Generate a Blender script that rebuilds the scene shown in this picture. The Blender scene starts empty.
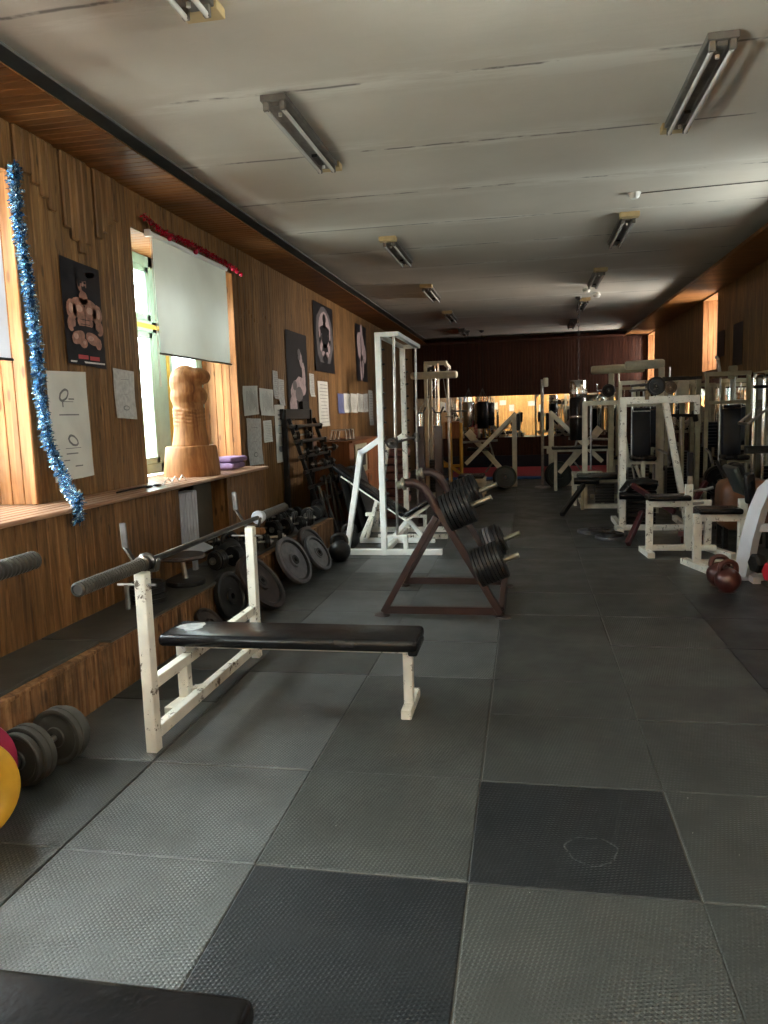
import bpy, bmesh, math, random
from mathutils import Vector, Matrix
random.seed(7)
rnd = random.random
def ru(a, b): return a + (b - a) * rnd()
SC = bpy.context.scene
COL = SC.collection
PI = math.pi

# ------------------------------------------------------------------ camera
def setup_camera():
    p, y, r = [math.radians(a) for a in (-7.27245904, -10.71198792, -1.7939746)]
    f = Vector((math.sin(y)*math.cos(p), math.cos(y)*math.cos(p), math.sin(p)))
    rt = Vector((math.cos(y), -math.sin(y), 0)); up = rt.cross(f)
    R = rt*math.cos(r) + up*math.sin(r); U = -rt*math.sin(r) + up*math.cos(r)
    cam = bpy.data.cameras.new('camera'); o = bpy.data.objects.new('camera', cam); COL.objects.link(o)
    m = Matrix(((R.x, U.x, -f.x, 0), (R.y, U.y, -f.y, 0), (R.z, U.z, -f.z, 1.6), (0, 0, 0, 1)))
    o.matrix_world = m
    cam.sensor_fit = 'VERTICAL'; cam.sensor_height = 24; cam.lens = 765/1024*24
    cam.clip_start = .05; cam.clip_end = 200
    SC.camera = o
setup_camera()

# ------------------------------------------------------------------ world, lights, exposure
EXPOSURE = 0.95
W_SKY = 10.0
LEFT_W, RIGHT_W = 700, 220
world = bpy.data.worlds.new('overcast sky'); SC.world = world; world.use_nodes = True
wn = world.node_tree; wn.nodes['Background'].inputs[0].default_value = (.86, .93, 1, 1)
wn.nodes['Background'].inputs[1].default_value = W_SKY
SC.view_settings.view_transform = 'Standard'; SC.view_settings.look = 'None'
SC.view_settings.exposure = EXPOSURE; SC.view_settings.gamma = 1
SC.view_settings.use_curve_mapping = False
try:
    SC.cycles.use_denoising = True
    SC.cycles.max_bounces = 10; SC.cycles.diffuse_bounces = 6; SC.cycles.glossy_bounces = 5
    SC.cycles.transparent_max_bounces = 12; SC.cycles.sample_clamp_indirect = 6
    SC.cycles.caustics_reflective = False; SC.cycles.caustics_refractive = False
except Exception: pass
def window_light(name, loc, direction, sx, sy, watts, color=(1, .97, .92), spread=180):
    l = bpy.data.lights.new(name, 'AREA'); l.shape = 'RECTANGLE'; l.size = sx; l.size_y = sy
    l.energy = watts; l.color = color; l.spread = math.radians(spread)
    o = bpy.data.objects.new(name, l); COL.objects.link(o); o.location = loc
    o.rotation_euler = Vector(direction).to_track_quat('-Z', 'Y').to_euler()
    o.visible_camera = True
    return o
def portal(y0, y1, x, z, h, d):
    l = bpy.data.lights.new('window portal', 'AREA'); l.shape = 'RECTANGLE'; l.size = y1-y0; l.size_y = h; l.cycles.is_portal = True
    o = bpy.data.objects.new('window portal', l); COL.objects.link(o); o.location = (x, (y0+y1)/2, z)
    o.rotation_euler = Vector((d, 0, 0)).to_track_quat('-Z', 'Y').to_euler()
# left windows: y0,y1 ; right windows: y0,y1
LWIN = [(-5.1, -2.9), (-1.4, .8), (2.35, 4.55), (6.07, 8.3)]
RWIN = [(-5.65, -4.55), (.95, 2.05), (7.55, 8.65), (14.15, 15.25), (20.75, 21.8)]  # first right window is unseen, added to fill the near ceiling
for (a, b), k in zip(LWIN, (5.0, 5.4, .15, .07)):  # rear windows out of view are driven hard as fill
    window_light('daylight', (-4.6, (a+b)/2, 2.3), (1, 0, -.1), 2.3, 1.6, LEFT_W*k*.5, (.93, .97, 1))
    window_light('ground bounce fill', (-4.3, (a+b)/2, 1.0), (1, 0, .9), 2.3, 1.0, LEFT_W*k*.75, (.98, .98, .94))  # added upward lamps stand in for light off the ground, filling the ceiling
for a, b in LWIN: portal(a, b, -3.72, 2.13, 2.1, 1)
for a, b in RWIN: portal(a, b, 3.72, 2.83, 1.3, -1)
for a, b in LWIN[2:]:
    window_light('open sky', (-7.5, (a+b)/2, 5.6), (4.3, 0, -3.6), 3.5, 3.0, 1500, (.93, .97, 1))
for a, b in RWIN[3:4]:
    window_light('open sky', (7.0, b+.7, 3.3), (-4.0, -1.2, -.5), 2.5, 1.6, 2300, (1, .82, .72))
for (a, b), k in zip(RWIN, (5.5, 4.8, .5, .42, .6)):  # lamp of the unseen first window is added ceiling fill
    window_light('daylight', (4.5, (a+b)/2, 2.1), (-1, 0, .40), 1.3, 1.5, RIGHT_W*k, (1, .80, .72) if a > 9 else (1, .97, .93))

# ------------------------------------------------------------------ materials
def nt(name):
    m = bpy.data.materials.new(name); m.use_nodes = True
    n = m.node_tree.nodes; l = m.node_tree.links
    return m, n, l, n['Principled BSDF']
def node(n, t, **k):
    x = n.new(t)
    for a, b in k.items():
        if a in x.inputs: x.inputs[a].default_value = b
        else: setattr(x, a, b)
    return x
def mathn(n, l, op, a, b=None, clamp=False):
    x = n.new('ShaderNodeMath'); x.operation = op; x.use_clamp = clamp
    for i, v in enumerate((a, b)):
        if v is None: continue
        if isinstance(v, (int, float)): x.inputs[i].default_value = v
        else: l.new(v, x.inputs[i])
    return x.outputs[0]
def mix(n, l, fac, a, b):
    x = n.new('ShaderNodeMix'); x.data_type = 'RGBA'
    for i, v in ((0, fac), (6, a), (7, b)):
        if isinstance(v, (int, float)): x.inputs[i].default_value = v
        elif isinstance(v, tuple): x.inputs[i].default_value = (*v, 1) if len(v) == 3 else v
        else: l.new(v, x.inputs[i])
    return x.outputs[2]
def ramp(n, l, src, stops):
    x = n.new('ShaderNodeValToRGB'); e = x.color_ramp.elements
    while len(e) < len(stops): e.new(.5)
    for el, (p, c) in zip(e, stops):
        el.position = p; el.color = (*c, 1) if len(c) == 3 else c
    l.new(src, x.inputs[0]); return x.outputs[0]
def simple(name, col, rough=.5, metal=0, noise=.0, nscale=8, bump=0, bscale=60, spec=.5, wear=None, wearamt=.0):
    m, n, l, b = nt(name)
    b.inputs['Base Color'].default_value = (*col, 1); b.inputs['Roughness'].default_value = rough
    b.inputs['Metallic'].default_value = metal; b.inputs['Specular IOR Level'].default_value = spec
    tc = n.new('ShaderNodeTexCoord').outputs['Object']
    c = None
    nz = node(n, 'ShaderNodeTexNoise', Scale=nscale, Detail=5.0); l.new(tc, nz.inputs['Vector'])
    dk = tuple(x*(1-noise) for x in col); lt = tuple(min(1, x*(1+noise)) for x in col)
    c = ramp(n, l, nz.outputs[0], [(.3, dk), (.7, lt)])
    if wear:
        w = node(n, 'ShaderNodeTexNoise', Scale=14.0, Detail=9.0, Roughness=.78); l.new(tc, w.inputs['Vector'])
        k = ramp(n, l, w.outputs[0], [(.97-wearamt, (0, 0, 0)), (.99-wearamt, (1, 1, 1))])
        c = mix(n, l, k, c, wear)
    l.new(c, b.inputs['Base Color'])
    if bump:
        bn = node(n, 'ShaderNodeTexNoise', Scale=float(bscale), Detail=3.0); l.new(tc, bn.inputs['Vector'])
        bp = node(n, 'ShaderNodeBump', Strength=bump, Distance=.01); l.new(bn.outputs[0], bp.inputs['Height']); l.new(bp.outputs[0], b.inputs['Normal'])
    return m
def wood(name, across, along, width, c_dark, c_mid, c_light, rough=.45, knots=True, stain=0.0):
    """planks: axis 'across' indexes the board, 'along' is the grain direction (0,1,2)"""
    m, n, l, b = nt(name)
    tc = n.new('ShaderNodeTexCoord').outputs['Object']
    sp = n.new('ShaderNodeSeparateXYZ'); l.new(tc, sp.inputs[0])
    ax = sp.outputs[across]
    idx = mathn(n, l, 'FLOOR', mathn(n, l, 'DIVIDE', ax, width))
    wn_ = n.new('ShaderNodeTexWhiteNoise'); wn_.noise_dimensions = '1D'; l.new(idx, wn_.inputs['W'])
    # stretched coordinates, shifted for each board
    mp = n.new('ShaderNodeMapping'); s = [16, 16, 16]; s[along] = 1.3; mp.inputs['Scale'].default_value = s
    l.new(tc, mp.inputs[0])
    sh = n.new('ShaderNodeVectorMath'); sh.operation = 'ADD'; l.new(mp.outputs[0], sh.inputs[0])
    sc = n.new('ShaderNodeVectorMath'); sc.operation = 'SCALE'; l.new(wn_.outputs['Color'], sc.inputs[0]); sc.inputs['Scale'].default_value = 37
    l.new(sc.outputs[0], sh.inputs[1])
    g = node(n, 'ShaderNodeTexNoise', Scale=1.6, Detail=6.0, Roughness=.6, Distortion=.6); l.new(sh.outputs[0], g.inputs['Vector'])
    c = ramp(n, l, g.outputs[0], [(.33, c_dark), (.5, c_mid), (.68, c_light)])
    tone = mathn(n, l, 'ADD', mathn(n, l, 'MULTIPLY', wn_.outputs['Value'], .40), .74)
    hs = n.new('ShaderNodeHueSaturation'); l.new(tone, hs.inputs['Value']); l.new(c, hs.inputs['Color'])
    c = hs.outputs[0]
    if knots:
        mp2 = n.new('ShaderNodeMapping'); s2 = [11, 11, 11]; s2[along] = 3.4; mp2.inputs['Scale'].default_value = s2; l.new(tc, mp2.inputs[0])
        s3 = n.new('ShaderNodeVectorMath'); s3.operation = 'ADD'; l.new(mp2.outputs[0], s3.inputs[0]); l.new(sc.outputs[0], s3.inputs[1])
        v = node(n, 'ShaderNodeTexVoronoi', Scale=1.0); l.new(s3.outputs[0], v.inputs['Vector'])
        k = ramp(n, l, v.outputs['Distance'], [(.09, (1, 1, 1)), (.17, (0, 0, 0))])
        c = mix(n, l, mathn(n, l, 'MULTIPLY', k, .75), c, tuple(x*.35 for x in c_dark))
    if stain:
        sn = node(n, 'ShaderNodeTexNoise', Scale=3.0, Detail=6.0, Roughness=.7); l.new(tc, sn.inputs['Vector'])
        k = ramp(n, l, sn.outputs[0], [(.48, (0, 0, 0)), (.7, (stain, stain, stain))])
        c = mix(n, l, k, c, (.03, .02, .012))
    l.new(c, b.inputs['Base Color']); b.inputs['Roughness'].default_value = rough; b.inputs['Specular IOR Level'].default_value = .2 if rough > .35 else .5
    bp = node(n, 'ShaderNodeBump', Strength=.15, Distance=.004); l.new(g.outputs[0], bp.inputs['Height']); l.new(bp.outputs[0], b.inputs['Normal'])
    return m
PINE = ((.09, .044, .015), (.175, .09, .032), (.26, .145, .056))
PINE2 = ((.14, .052, .014), (.20, .08, .022), (.25, .11, .034))
M = {}
M['clad'] = wood('pine wall cladding', 1, 2, .0835, *PINE)
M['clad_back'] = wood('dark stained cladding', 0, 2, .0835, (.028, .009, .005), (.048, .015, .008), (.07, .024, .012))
M['clad_front'] = wood('pine front cladding', 0, 2, .0835, (.38, .17, .05), (.55, .27, .085), (.65, .36, .13))
M['dado'] = wood('low wall boards', 1, 2, .098, (.065, .029, .010), (.15, .072, .025), (.235, .12, .048), stain=.3)
M['stepwood'] = wood('scuffed step boards', 1, 2, .07, (.09, .038, .015), (.22, .105, .043), (.36, .20, .095), rough=.7, stain=.8)
M['soffit'] = wood('soffit boards', 1, 0, .0835, *PINE2, knots=False)
M['jamb'] = wood('window reveal boards', 0, 2, .09, (.19, .072, .022), (.275, .112, .037), (.34, .155, .056), rough=.45)
M['revealtop'] = wood('reveal top boards', 1, 0, .09, (.19, .072, .022), (.275, .112, .037), (.34, .155, .056), rough=.45, knots=False)
M['sill'] = wood('varnished sill boards', 0, 1, .075, (.20, .10, .06), (.28, .155, .095), (.36, .22, .14), rough=.3, knots=False)
M['carved'] = wood('carved log', 0, 2, 5.0, (.17, .068, .022), (.27, .12, .042), (.36, .18, .07), rough=.6, knots=False)
M['cabwood'] = wood('reddish cabinet veneer', 1, 2, .6, (.15, .05, .02), (.24, .09, .035), (.30, .13, .05), knots=False)
M['cream'] = simple('chipped cream paint', (.84, .825, .74), .45, noise=.16, nscale=6, wear=(.10, .075, .05), wearamt=.395, bump=.06)
M['white'] = simple('white painted steel', (.72, .74, .72), .35, noise=.06, wear=(.25, .2, .15), wearamt=.25)
M['coldwhite'] = simple('cold white painted steel', (.66, .70, .78), .35, noise=.05)
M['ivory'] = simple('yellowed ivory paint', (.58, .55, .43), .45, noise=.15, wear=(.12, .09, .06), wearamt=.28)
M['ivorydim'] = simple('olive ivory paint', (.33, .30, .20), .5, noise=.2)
M['brown'] = simple('oxblood painted steel', (.026, .011, .0105), .33, noise=.25, wear=(.3, .25, .22), wearamt=.24)
M['red'] = simple('dark red painted steel', (.05, .005, .007), .4, noise=.2)
M['yellowp'] = simple('yellow ochre paint', (.50, .27, .03), .4, noise=.2)
M['iron'] = simple('dark cast iron', (.012, .0115, .011), .4, .15, noise=.4, nscale=20, bump=.1, spec=.3)
M['plategrey'] = simple('grey enamelled iron', (.115, .115, .125), .42, .2, noise=.3, nscale=14, bump=.08)
M['platebrown'] = simple('rusty brown iron', (.036, .024, .020), .5, .2, noise=.35, nscale=16, bump=.1)
M['steel'] = simple('worn steel', (.34, .33, .31), .34, 1, noise=.25, nscale=20)
M['darksteel'] = simple('oiled dark steel', (.13, .125, .12), .33, 1, noise=.3, nscale=20)
M['sleevesteel'] = simple('oxidised sleeve steel', (.045, .043, .04), .45, .4, noise=.3, nscale=20)
M['chrome'] = simple('chrome', (.75, .75, .74), .13, 1, noise=.05)
M['brass'] = simple('dull zinc plated peg', (.30, .29, .24), .35, .8, noise=.2)
M['vinyl'] = simple('black vinyl upholstery', (.006, .006, .007), .27, noise=.3, nscale=10, bump=.25, bscale=18, spec=.28)
M['vinylblue'] = simple('blue black vinyl', (.006, .008, .013), .36, noise=.3, bump=.2, bscale=14, spec=.2)
M['greenpad'] = simple('dark green vinyl', (.014, .020, .017), .4, noise=.3, bump=.2, bscale=14)
M['rubber'] = simple('black rubber', (.010, .010, .010), .6, noise=.4, bump=.15, bscale=40, spec=.25)
M['greyrubber'] = simple('grey rubber', (.035, .034, .030), .5, noise=.3, bump=.1)
M['wearpatch'] = simple('worn grey canvas', (.35, .36, .36), .7, noise=.4, nscale=25)
M['yellowplate'] = simple('yellow rubber plate', (.52, .29, .025), .33, noise=.15)
M['pinkplate'] = simple('crimson rubber plate', (.27, .012, .055), .4, noise=.15)
M['redplastic'] = simple('red plastic', (.45, .015, .03), .4, noise=.1)
M['maroon'] = simple('maroon enamel', (.065, .017, .014), .28, .1, noise=.35, nscale=12)
M['redmat'] = simple('red gym mat', (.42, .03, .04), .55, noise=.12)
M['bluemat'] = simple('blue gym mat', (.05, .17, .45), .55, noise=.12)
M['navy'] = simple('navy wall pad', (.004, .005, .014), .6, noise=.2)
M['leather'] = simple('tan brown leather', (.12, .045, .017), .45, noise=.3)
M['mint'] = simple('mint green window paint', (.34, .47, .39), .4, noise=.08, wear=(.7, .72, .66), wearamt=.25)
M['tape'] = simple('yellow sealing tape', (.62, .40, .06), .6, noise=.15)
M['grille'] = simple('grey wrought iron', (.42, .45, .47), .5, .2)
M['radiator'] = simple('grey white radiator paint', (.42, .45, .50), .4, noise=.08)
M['darkboard'] = simple('dark olive board', (.05, .037, .018), .7, noise=.2)
M['fixture'] = simple('dusty enamelled tin', (.13, .12, .105), .5, .2, noise=.3, nscale=12)
M['gapshade'] = simple('gap shadow grey', (.11, .11, .10), .8, noise=.25, nscale=3)  # colour stands for the shadow behind the left soffit edge
M['block'] = simple('yellowed plywood block', (.50, .38, .19), .7, noise=.15)
M['tube'] = simple('unlit fluorescent glass', (.62, .61, .57), .25, noise=.05)
M['plastic'] = simple('white plastic', (.78, .78, .74), .4)
M['wire'] = simple('dark cable', (.07, .06, .05), .6)
M['paper'] = simple('white drawing paper', (.60, .60, .55), .75, noise=.08, nscale=5, bump=.25, bscale=9)
M['papergrey'] = simple('grey printed paper', (.45, .45, .43), .75, noise=.2, nscale=30)
M['ink'] = simple('grey ink', (.17, .17, .17), .8, noise=.3)
M['posterdark'] = simple('glossy dark poster', (.008, .007, .009), .4, noise=.5, nscale=9, spec=.2)
M['postergrey'] = simple('poster grey', (.10, .09, .095), .35, noise=.3, nscale=14)
M['skin'] = simple('poster skin tone', (.26, .12, .08), .35, noise=.45, nscale=26)
M['skinlt'] = simple('poster light skin tone', (.42, .26, .20), .35, noise=.3, nscale=30)
M['skinmauve'] = simple('poster mauve skin', (.42, .32, .33), .35, noise=.3, nscale=20)
M['posterwhite'] = simple('poster white', (.6, .58, .55), .4)
M['posterred'] = simple('poster red letters', (.35, .03, .03), .4)
M['posterblue'] = simple('poster blue', (.10, .12, .28), .4, noise=.2)
M['tinsel'] = simple('blue tinsel foil', (.14, .36, .62), .25, .75, noise=.5, nscale=30)
M['tinselsilver'] = simple('silver blue foil', (.55, .72, .85), .18, .9, noise=.2)
M['tinseldark'] = simple('dark blue foil', (.02, .06, .14), .3, .7)
M['redtinsel'] = simple('red foil', (.22, .01, .018), .3, .6, noise=.4, nscale=40)
M['redbead'] = simple('bright red bead', (.5, .01, .04), .15)
M['purple'] = simple('purple cloth', (.17, .10, .18), .85, noise=.2)
M['rust'] = simple('dark red rust pile', (.16, .045, .03), .6, noise=.4, nscale=16)
M['cable_sheath'] = M['rubber']

def mat_ceiling():
    m, n, l, b = nt('grey limewashed concrete')
    tc = n.new('ShaderNodeTexCoord').outputs['Object']
    sp = n.new('ShaderNodeSeparateXYZ'); l.new(tc, sp.inputs[0])
    a = node(n, 'ShaderNodeTexNoise', Scale=.8, Detail=7.0, Roughness=.6); l.new(tc, a.inputs['Vector'])
    c = ramp(n, l, a.outputs[0], [(.3, (.54, .505, .435)), (.7, (.64, .60, .52))])
    mp = n.new('ShaderNodeMapping'); mp.inputs['Scale'].default_value = (.55, 3.2, 1); l.new(tc, mp.inputs[0])
    s = node(n, 'ShaderNodeTexNoise', Scale=1.0, Detail=8.0, Roughness=.68); l.new(mp.outputs[0], s.inputs['Vector'])
    wob = node(n, 'ShaderNodeTexNoise', Scale=1.2, Detail=5.0); l.new(tc, wob.inputs['Vector'])
    yy = mathn(n, l, 'ADD', sp.outputs[1], mathn(n, l, 'MULTIPLY', wob.outputs[0], .08))
    fr = mathn(n, l, 'FRACT', mathn(n, l, 'DIVIDE', mathn(n, l, 'ADD', yy, .48), 1.22))
    d = mathn(n, l, 'ABSOLUTE', mathn(n, l, 'SUBTRACT', fr, .5))          # 0 at the slab joints
    near = ramp(n, l, d, [(.0, (1, 1, 1)), (.22, (0, 0, 0))])
    patch = ramp(n, l, s.outputs[0], [(.50, (0, 0, 0)), (.58, (1, 1, 1))])
    k = mathn(n, l, 'MULTIPLY', mathn(n, l, 'MULTIPLY', near, patch), 1.0)
    c = mix(n, l, k, c, (.74, .72, .65))
    line = ramp(n, l, d, [(.006, (1, 1, 1)), (.016, (0, 0, 0))])
    br = node(n, 'ShaderNodeTexNoise', Scale=1.7, Detail=5.0, Roughness=.7); l.new(tc, br.inputs['Vector'])
    brk = ramp(n, l, br.outputs[0], [(.47, (0, 0, 0)), (.56, (1, 1, 1))])
    c = mix(n, l, mathn(n, l, 'MULTIPLY', mathn(n, l, 'MULTIPLY', line, brk), .85), c, (.12, .11, .10))
    l.new(c, b.inputs['Base Color']); b.inputs['Roughness'].default_value = .75
    bp = node(n, 'ShaderNodeBump', Strength=.35, Distance=.02); l.new(s.outputs[0], bp.inputs['Height']); l.new(bp.outputs[0], b.inputs['Normal'])
    return m
M['ceiling'] = mat_ceiling()
def mat_mat(name, col, rough, pattern, scuff):
    m, n, l, b = nt(name)
    tc = n.new('ShaderNodeTexCoord').outputs['Object']
    a = node(n, 'ShaderNodeTexNoise', Scale=2.2, Detail=6.0, Roughness=.65); l.new(tc, a.inputs['Vector'])
    c = ramp(n, l, a.outputs[0], [(.3, tuple(x*.72 for x in col)), (.72, tuple(x*1.25 for x in col))])
    sp_ = node(n, 'ShaderNodeTexVoronoi', Scale=14.0); l.new(tc, sp_.inputs['Vector'])
    k = ramp(n, l, sp_.outputs['Distance'], [(.035, (1, 1, 1)), (.05, (0, 0, 0))])
    rn = node(n, 'ShaderNodeTexNoise', Scale=3.0); l.new(tc, rn.inputs['Vector'])
    k = mathn(n, l, 'MULTIPLY', k, ramp(n, l, rn.outputs[0], [(.56, (0, 0, 0)), (.6, (1, 1, 1))]))
    c = mix(n, l, mathn(n, l, 'MULTIPLY', k, .5), c, (.25, .24, .22))
    l.new(c, b.inputs['Base Color'])
    rr = ramp(n, l, a.outputs[0], [(.35, (rough+scuff,)*3), (.65, (rough-scuff,)*3)])
    l.new(rr, b.inputs['Roughness'])
    mp = n.new('ShaderNodeMapping'); mp.inputs['Rotation'].default_value = (0, 0, PI/4); mp.inputs['Scale'].default_value = (1, 1, 1); l.new(tc, mp.inputs[0])
    sp2 = n.new('ShaderNodeSeparateXYZ'); l.new(mp.outputs[0], sp2.inputs[0])
    f = 2*PI/.017
    sx = mathn(n, l, 'SINE', mathn(n, l, 'MULTIPLY', sp2.outputs[0], f)); sy = mathn(n, l, 'SINE', mathn(n, l, 'MULTIPLY', sp2.outputs[1], f*.62))
    h = mathn(n, l, 'MAXIMUM', mathn(n, l, 'MULTIPLY', sx, sy), 0.0)
    wr = node(n, 'ShaderNodeTexNoise', Scale=4.5, Detail=3.0); l.new(tc, wr.inputs['Vector'])
    h = mathn(n, l, 'MULTIPLY', h, ramp(n, l, wr.outputs[0], [(.35, (.25,)*3), (.62, (1, 1, 1))]))
    g = node(n, 'ShaderNodeTexNoise', Scale=120.0, Detail=2.0); l.new(tc, g.inputs['Vector'])
    h = mathn(n, l, 'ADD', h, mathn(n, l, 'MULTIPLY', g.outputs[0], .5))
    bp = node(n, 'ShaderNodeBump', Strength=pattern, Distance=.0035); l.new(h, bp.inputs['Height']); l.new(bp.outputs[0], b.inputs['Normal'])
    b.inputs['Specular IOR Level'].default_value = .5
    return m
M['mat1'] = mat_mat('rubber mat dusty', (.034, .037, .035), .42, .8, .08)
M['mat2'] = mat_mat('rubber mat dark', (.007, .009, .011), .40, .55, .10)
M['mat3'] = mat_mat('rubber mat grey', (.062, .067, .067), .38, .9, .035)
M['mat4'] = mat_mat('rubber mat mid', (.027, .030, .029), .42, .45, .08)
M['gap'] = simple('dusty gap', (.09, .085, .075), .9)
def mat_glass():
    m, n, l, b = nt('window glass'); n.remove(b)
    t = n.new('ShaderNodeBsdfTransparent'); g = node(n, 'ShaderNodeBsdfGlossy', Roughness=.02)
    mx = n.new('ShaderNodeMixShader'); mx.inputs[0].default_value = .08
    l.new(t.outputs[0], mx.inputs[1]); l.new(g.outputs[0], mx.inputs[2]); l.new(mx.outputs[0], n['Material Output'].inputs[0])
    t.inputs[0].default_value = (.93, .96, .94, 1); return m
M['glass'] = mat_glass()
def mat_blind(name, c0, c1):
    m, n, l, b = nt(name); n.remove(b)
    tc = n.new('ShaderNodeTexCoord').outputs['Object']
    nz = node(n, 'ShaderNodeTexNoise', Scale=1.6, Detail=4.0); l.new(tc, nz.inputs['Vector'])
    c = ramp(n, l, nz.outputs[0], [(.3, c0), (.7, c1)])
    d = n.new('ShaderNodeBsdfDiffuse'); t = n.new('ShaderNodeBsdfTranslucent'); l.new(c, d.inputs[0]); l.new(c, t.inputs[0])
    mx = n.new('ShaderNodeMixShader'); mx.inputs[0].default_value = .07
    l.new(d.outputs[0], mx.inputs[1]); l.new(t.outputs[0], mx.inputs[2]); l.new(mx.outputs[0], n['Material Output'].inputs[0]); return m
M['blind'] = mat_blind('roller blind fabric', (.62, .62, .55), (.72, .73, .66))
M['blindblue'] = mat_blind('bluish roller blind fabric', (.64, .64, .72), (.72, .73, .80))
def mat_mirror():
    m, n, l, b = nt('mirror'); b.inputs['Base Color'].default_value = (.86, .87, .85, 1); b.inputs['Metallic'].default_value = 1; b.inputs['Roughness'].default_value = .015; return m
M['mirror'] = mat_mirror()
def mat_outside():
    m, n, l, b = nt('pale spring foliage')
    tc = n.new('ShaderNodeTexCoord').outputs['Object']
    nz = node(n, 'ShaderNodeTexNoise', Scale=2.5, Detail=8.0, Roughness=.7); l.new(tc, nz.inputs['Vector'])
    l.new(ramp(n, l, nz.outputs[0], [(.35, (.30, .36, .22)), (.65, (.75, .80, .62))]), b.inputs['Base Color']); b.inputs['Roughness'].default_value = .9
    return m
M['foliage'] = mat_outside()
M['snow'] = simple('pale gravel ground', (.62, .60, .55), .9, noise=.15)

# ------------------------------------------------------------------ mesh builder
def V(*a): return Vector(a[0] if len(a) == 1 else a)
class MB:
    def __init__(s, t=None):
        s.v = []; s.f = []; s.sm = []; s.mi = []
        s.o = V(t.location) if t is not None else V(0, 0, 0)
    def add(s, vs, fs, smooth=False, mi=0):
        k = len(s.v)
        s.v += [V(x) - s.o for x in vs]
        for f in fs: s.f.append([i+k for i in f]); s.sm.append(smooth); s.mi.append(mi)
        return s
    def box(s, c, d, rot=None, bev=0, mi=0, seg=1, smooth=False):
        c = V(c); hx, hy, hz = [x/2 for x in d]
        R = rot if rot is not None else Matrix.Identity(3)
        if not bev:
            vs = [c + R @ V(x*hx, y*hy, z*hz) for x in (-1, 1) for y in (-1, 1) for z in (-1, 1)]
            return s.add(vs, [(0, 1, 3, 2), (4, 6, 7, 5), (0, 4, 5, 1), (2, 3, 7, 6), (0, 2, 6, 4), (1, 5, 7, 3)], False, mi)
        bm = bmesh.new(); bmesh.ops.create_cube(bm, size=1)
        for v in bm.verts: v.co = V(v.co.x*d[0], v.co.y*d[1], v.co.z*d[2])
        bmesh.ops.bevel(bm, geom=bm.edges[:], offset=min(bev, min(d)*.49), segments=seg, affect='EDGES', profile=.5)
        bm.verts.ensure_lookup_table()
        vs = [c + R @ v.co for v in bm.verts]; fs = [[v.index for v in f.verts] for f in bm.faces]; bm.free()
        return s.add(vs, fs, smooth or seg > 1, mi)
    def beam(s, p0, p1, w, h=None, up=(0, 0, 1), bev=.004, mi=0, seg=1):
        p0 = V(p0); p1 = V(p1); h = h or w; d = p1-p0; L = d.length; z = d.normalized(); u = V(up)
        if abs(z.dot(u)) > .98: u = V(0, 1, 0) if abs(z.y) < .9 else V(1, 0, 0)
        x = u.cross(z).normalized(); y = z.cross(x)
        R = Matrix((x, y, z)).transposed()
        return s.box((p0+p1)/2, (w, h, L), R, bev, mi, seg)
    def tube(s, pts, r, n=12, mi=0, caps=True, closed=False):
        pts = [V(p) for p in pts]; N = len(pts); rs = r if isinstance(r, (list, tuple)) else [r]*N
        vs = []; prev = None
        for i, p in enumerate(pts):
            a = pts[(i-1) % N] if (closed or i > 0) else pts[i]; b = pts[(i+1) % N] if (closed or i < N-1) else pts[i]
            t = (b-a).normalized()
            if prev is None:
                u = V(0, 0, 1) if abs(t.z) < .9 else V(1, 0, 0); x = u.cross(t).normalized()
            else:
                x = (prev - t*prev.dot(t)).normalized()
            prev = x; y = t.cross(x)
            vs += [p + (x*math.cos(2*PI*j/n) + y*math.sin(2*PI*j/n))*rs[i] for j in range(n)]
        fs = []
        for i in range(N if closed else N-1):
            a = i*n; b = ((i+1) % N)*n
            fs += [(a+j, a+(j+1) % n, b+(j+1) % n, b+j) for j in range(n)]
        s.add(vs, fs, True, mi)
        if caps and not closed:
            k = len(s.v) - len(vs)
            for ring in (range(n-1, -1, -1), range((N-1)*n, N*n)):
                s.f.append([k+j for j in ring]); s.sm.append(False); s.mi.append(mi)
        return s
    def lathe(s, prof, loc, axis=(0, 0, 1), n=28, mi=0, smooth=True, wob=0, closed=False):
        z = V(axis).normalized(); u = V(0, 0, 1) if abs(z.z) < .9 else V(1, 0, 0)
        x = u.cross(z).normalized(); y = z.cross(x); loc = V(loc)
        vs = []
        for r, h in prof:
            for j in range(n):
                a = 2*PI*j/n; w = 1 + wob*math.sin(3*a+h*9)*.6 + wob*math.sin(5*a+1.3)*.4
                vs.append(loc + z*h + (x*math.cos(a) + y*math.sin(a))*r*w)
        P_ = len(prof); fs = []
        for i in range(P_ if closed else P_-1):
            a = i*n; b = ((i+1) % P_)*n
            fs += [(a+j, a+(j+1) % n, b+(j+1) % n, b+j) for j in range(n)]
        s.add(vs, fs, smooth, mi)
        if not closed:
            k = len(s.v)-len(vs)
            for ring, ok in ((range(n-1, -1, -1), prof[0][0] > 1e-4), (range((P_-1)*n, P_*n), prof[-1][0] > 1e-4)):
                if ok: s.f.append([k+j for j in ring]); s.sm.append(False); s.mi.append(mi)
        return s
    def disc_plate(s, c, axis, R, th, hole=.013, n=36, mi=0, hub=.3, dish=.3):
        t = th/2
        half = [(hole, t*1.0), (R*hub*.7, t), (R*hub, t*.95), (R*hub*1.08, t*dish), (R*.80, t*dish), (R*.86, t*.95), (R*.96, t), (R, t*.8)]
        prof = [(r, -h) for r, h in half] + [(r, h) for r, h in reversed(half)]
        return s.lathe(prof, c, axis, n, mi, smooth=False if n < 16 else True, closed=True)
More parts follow.
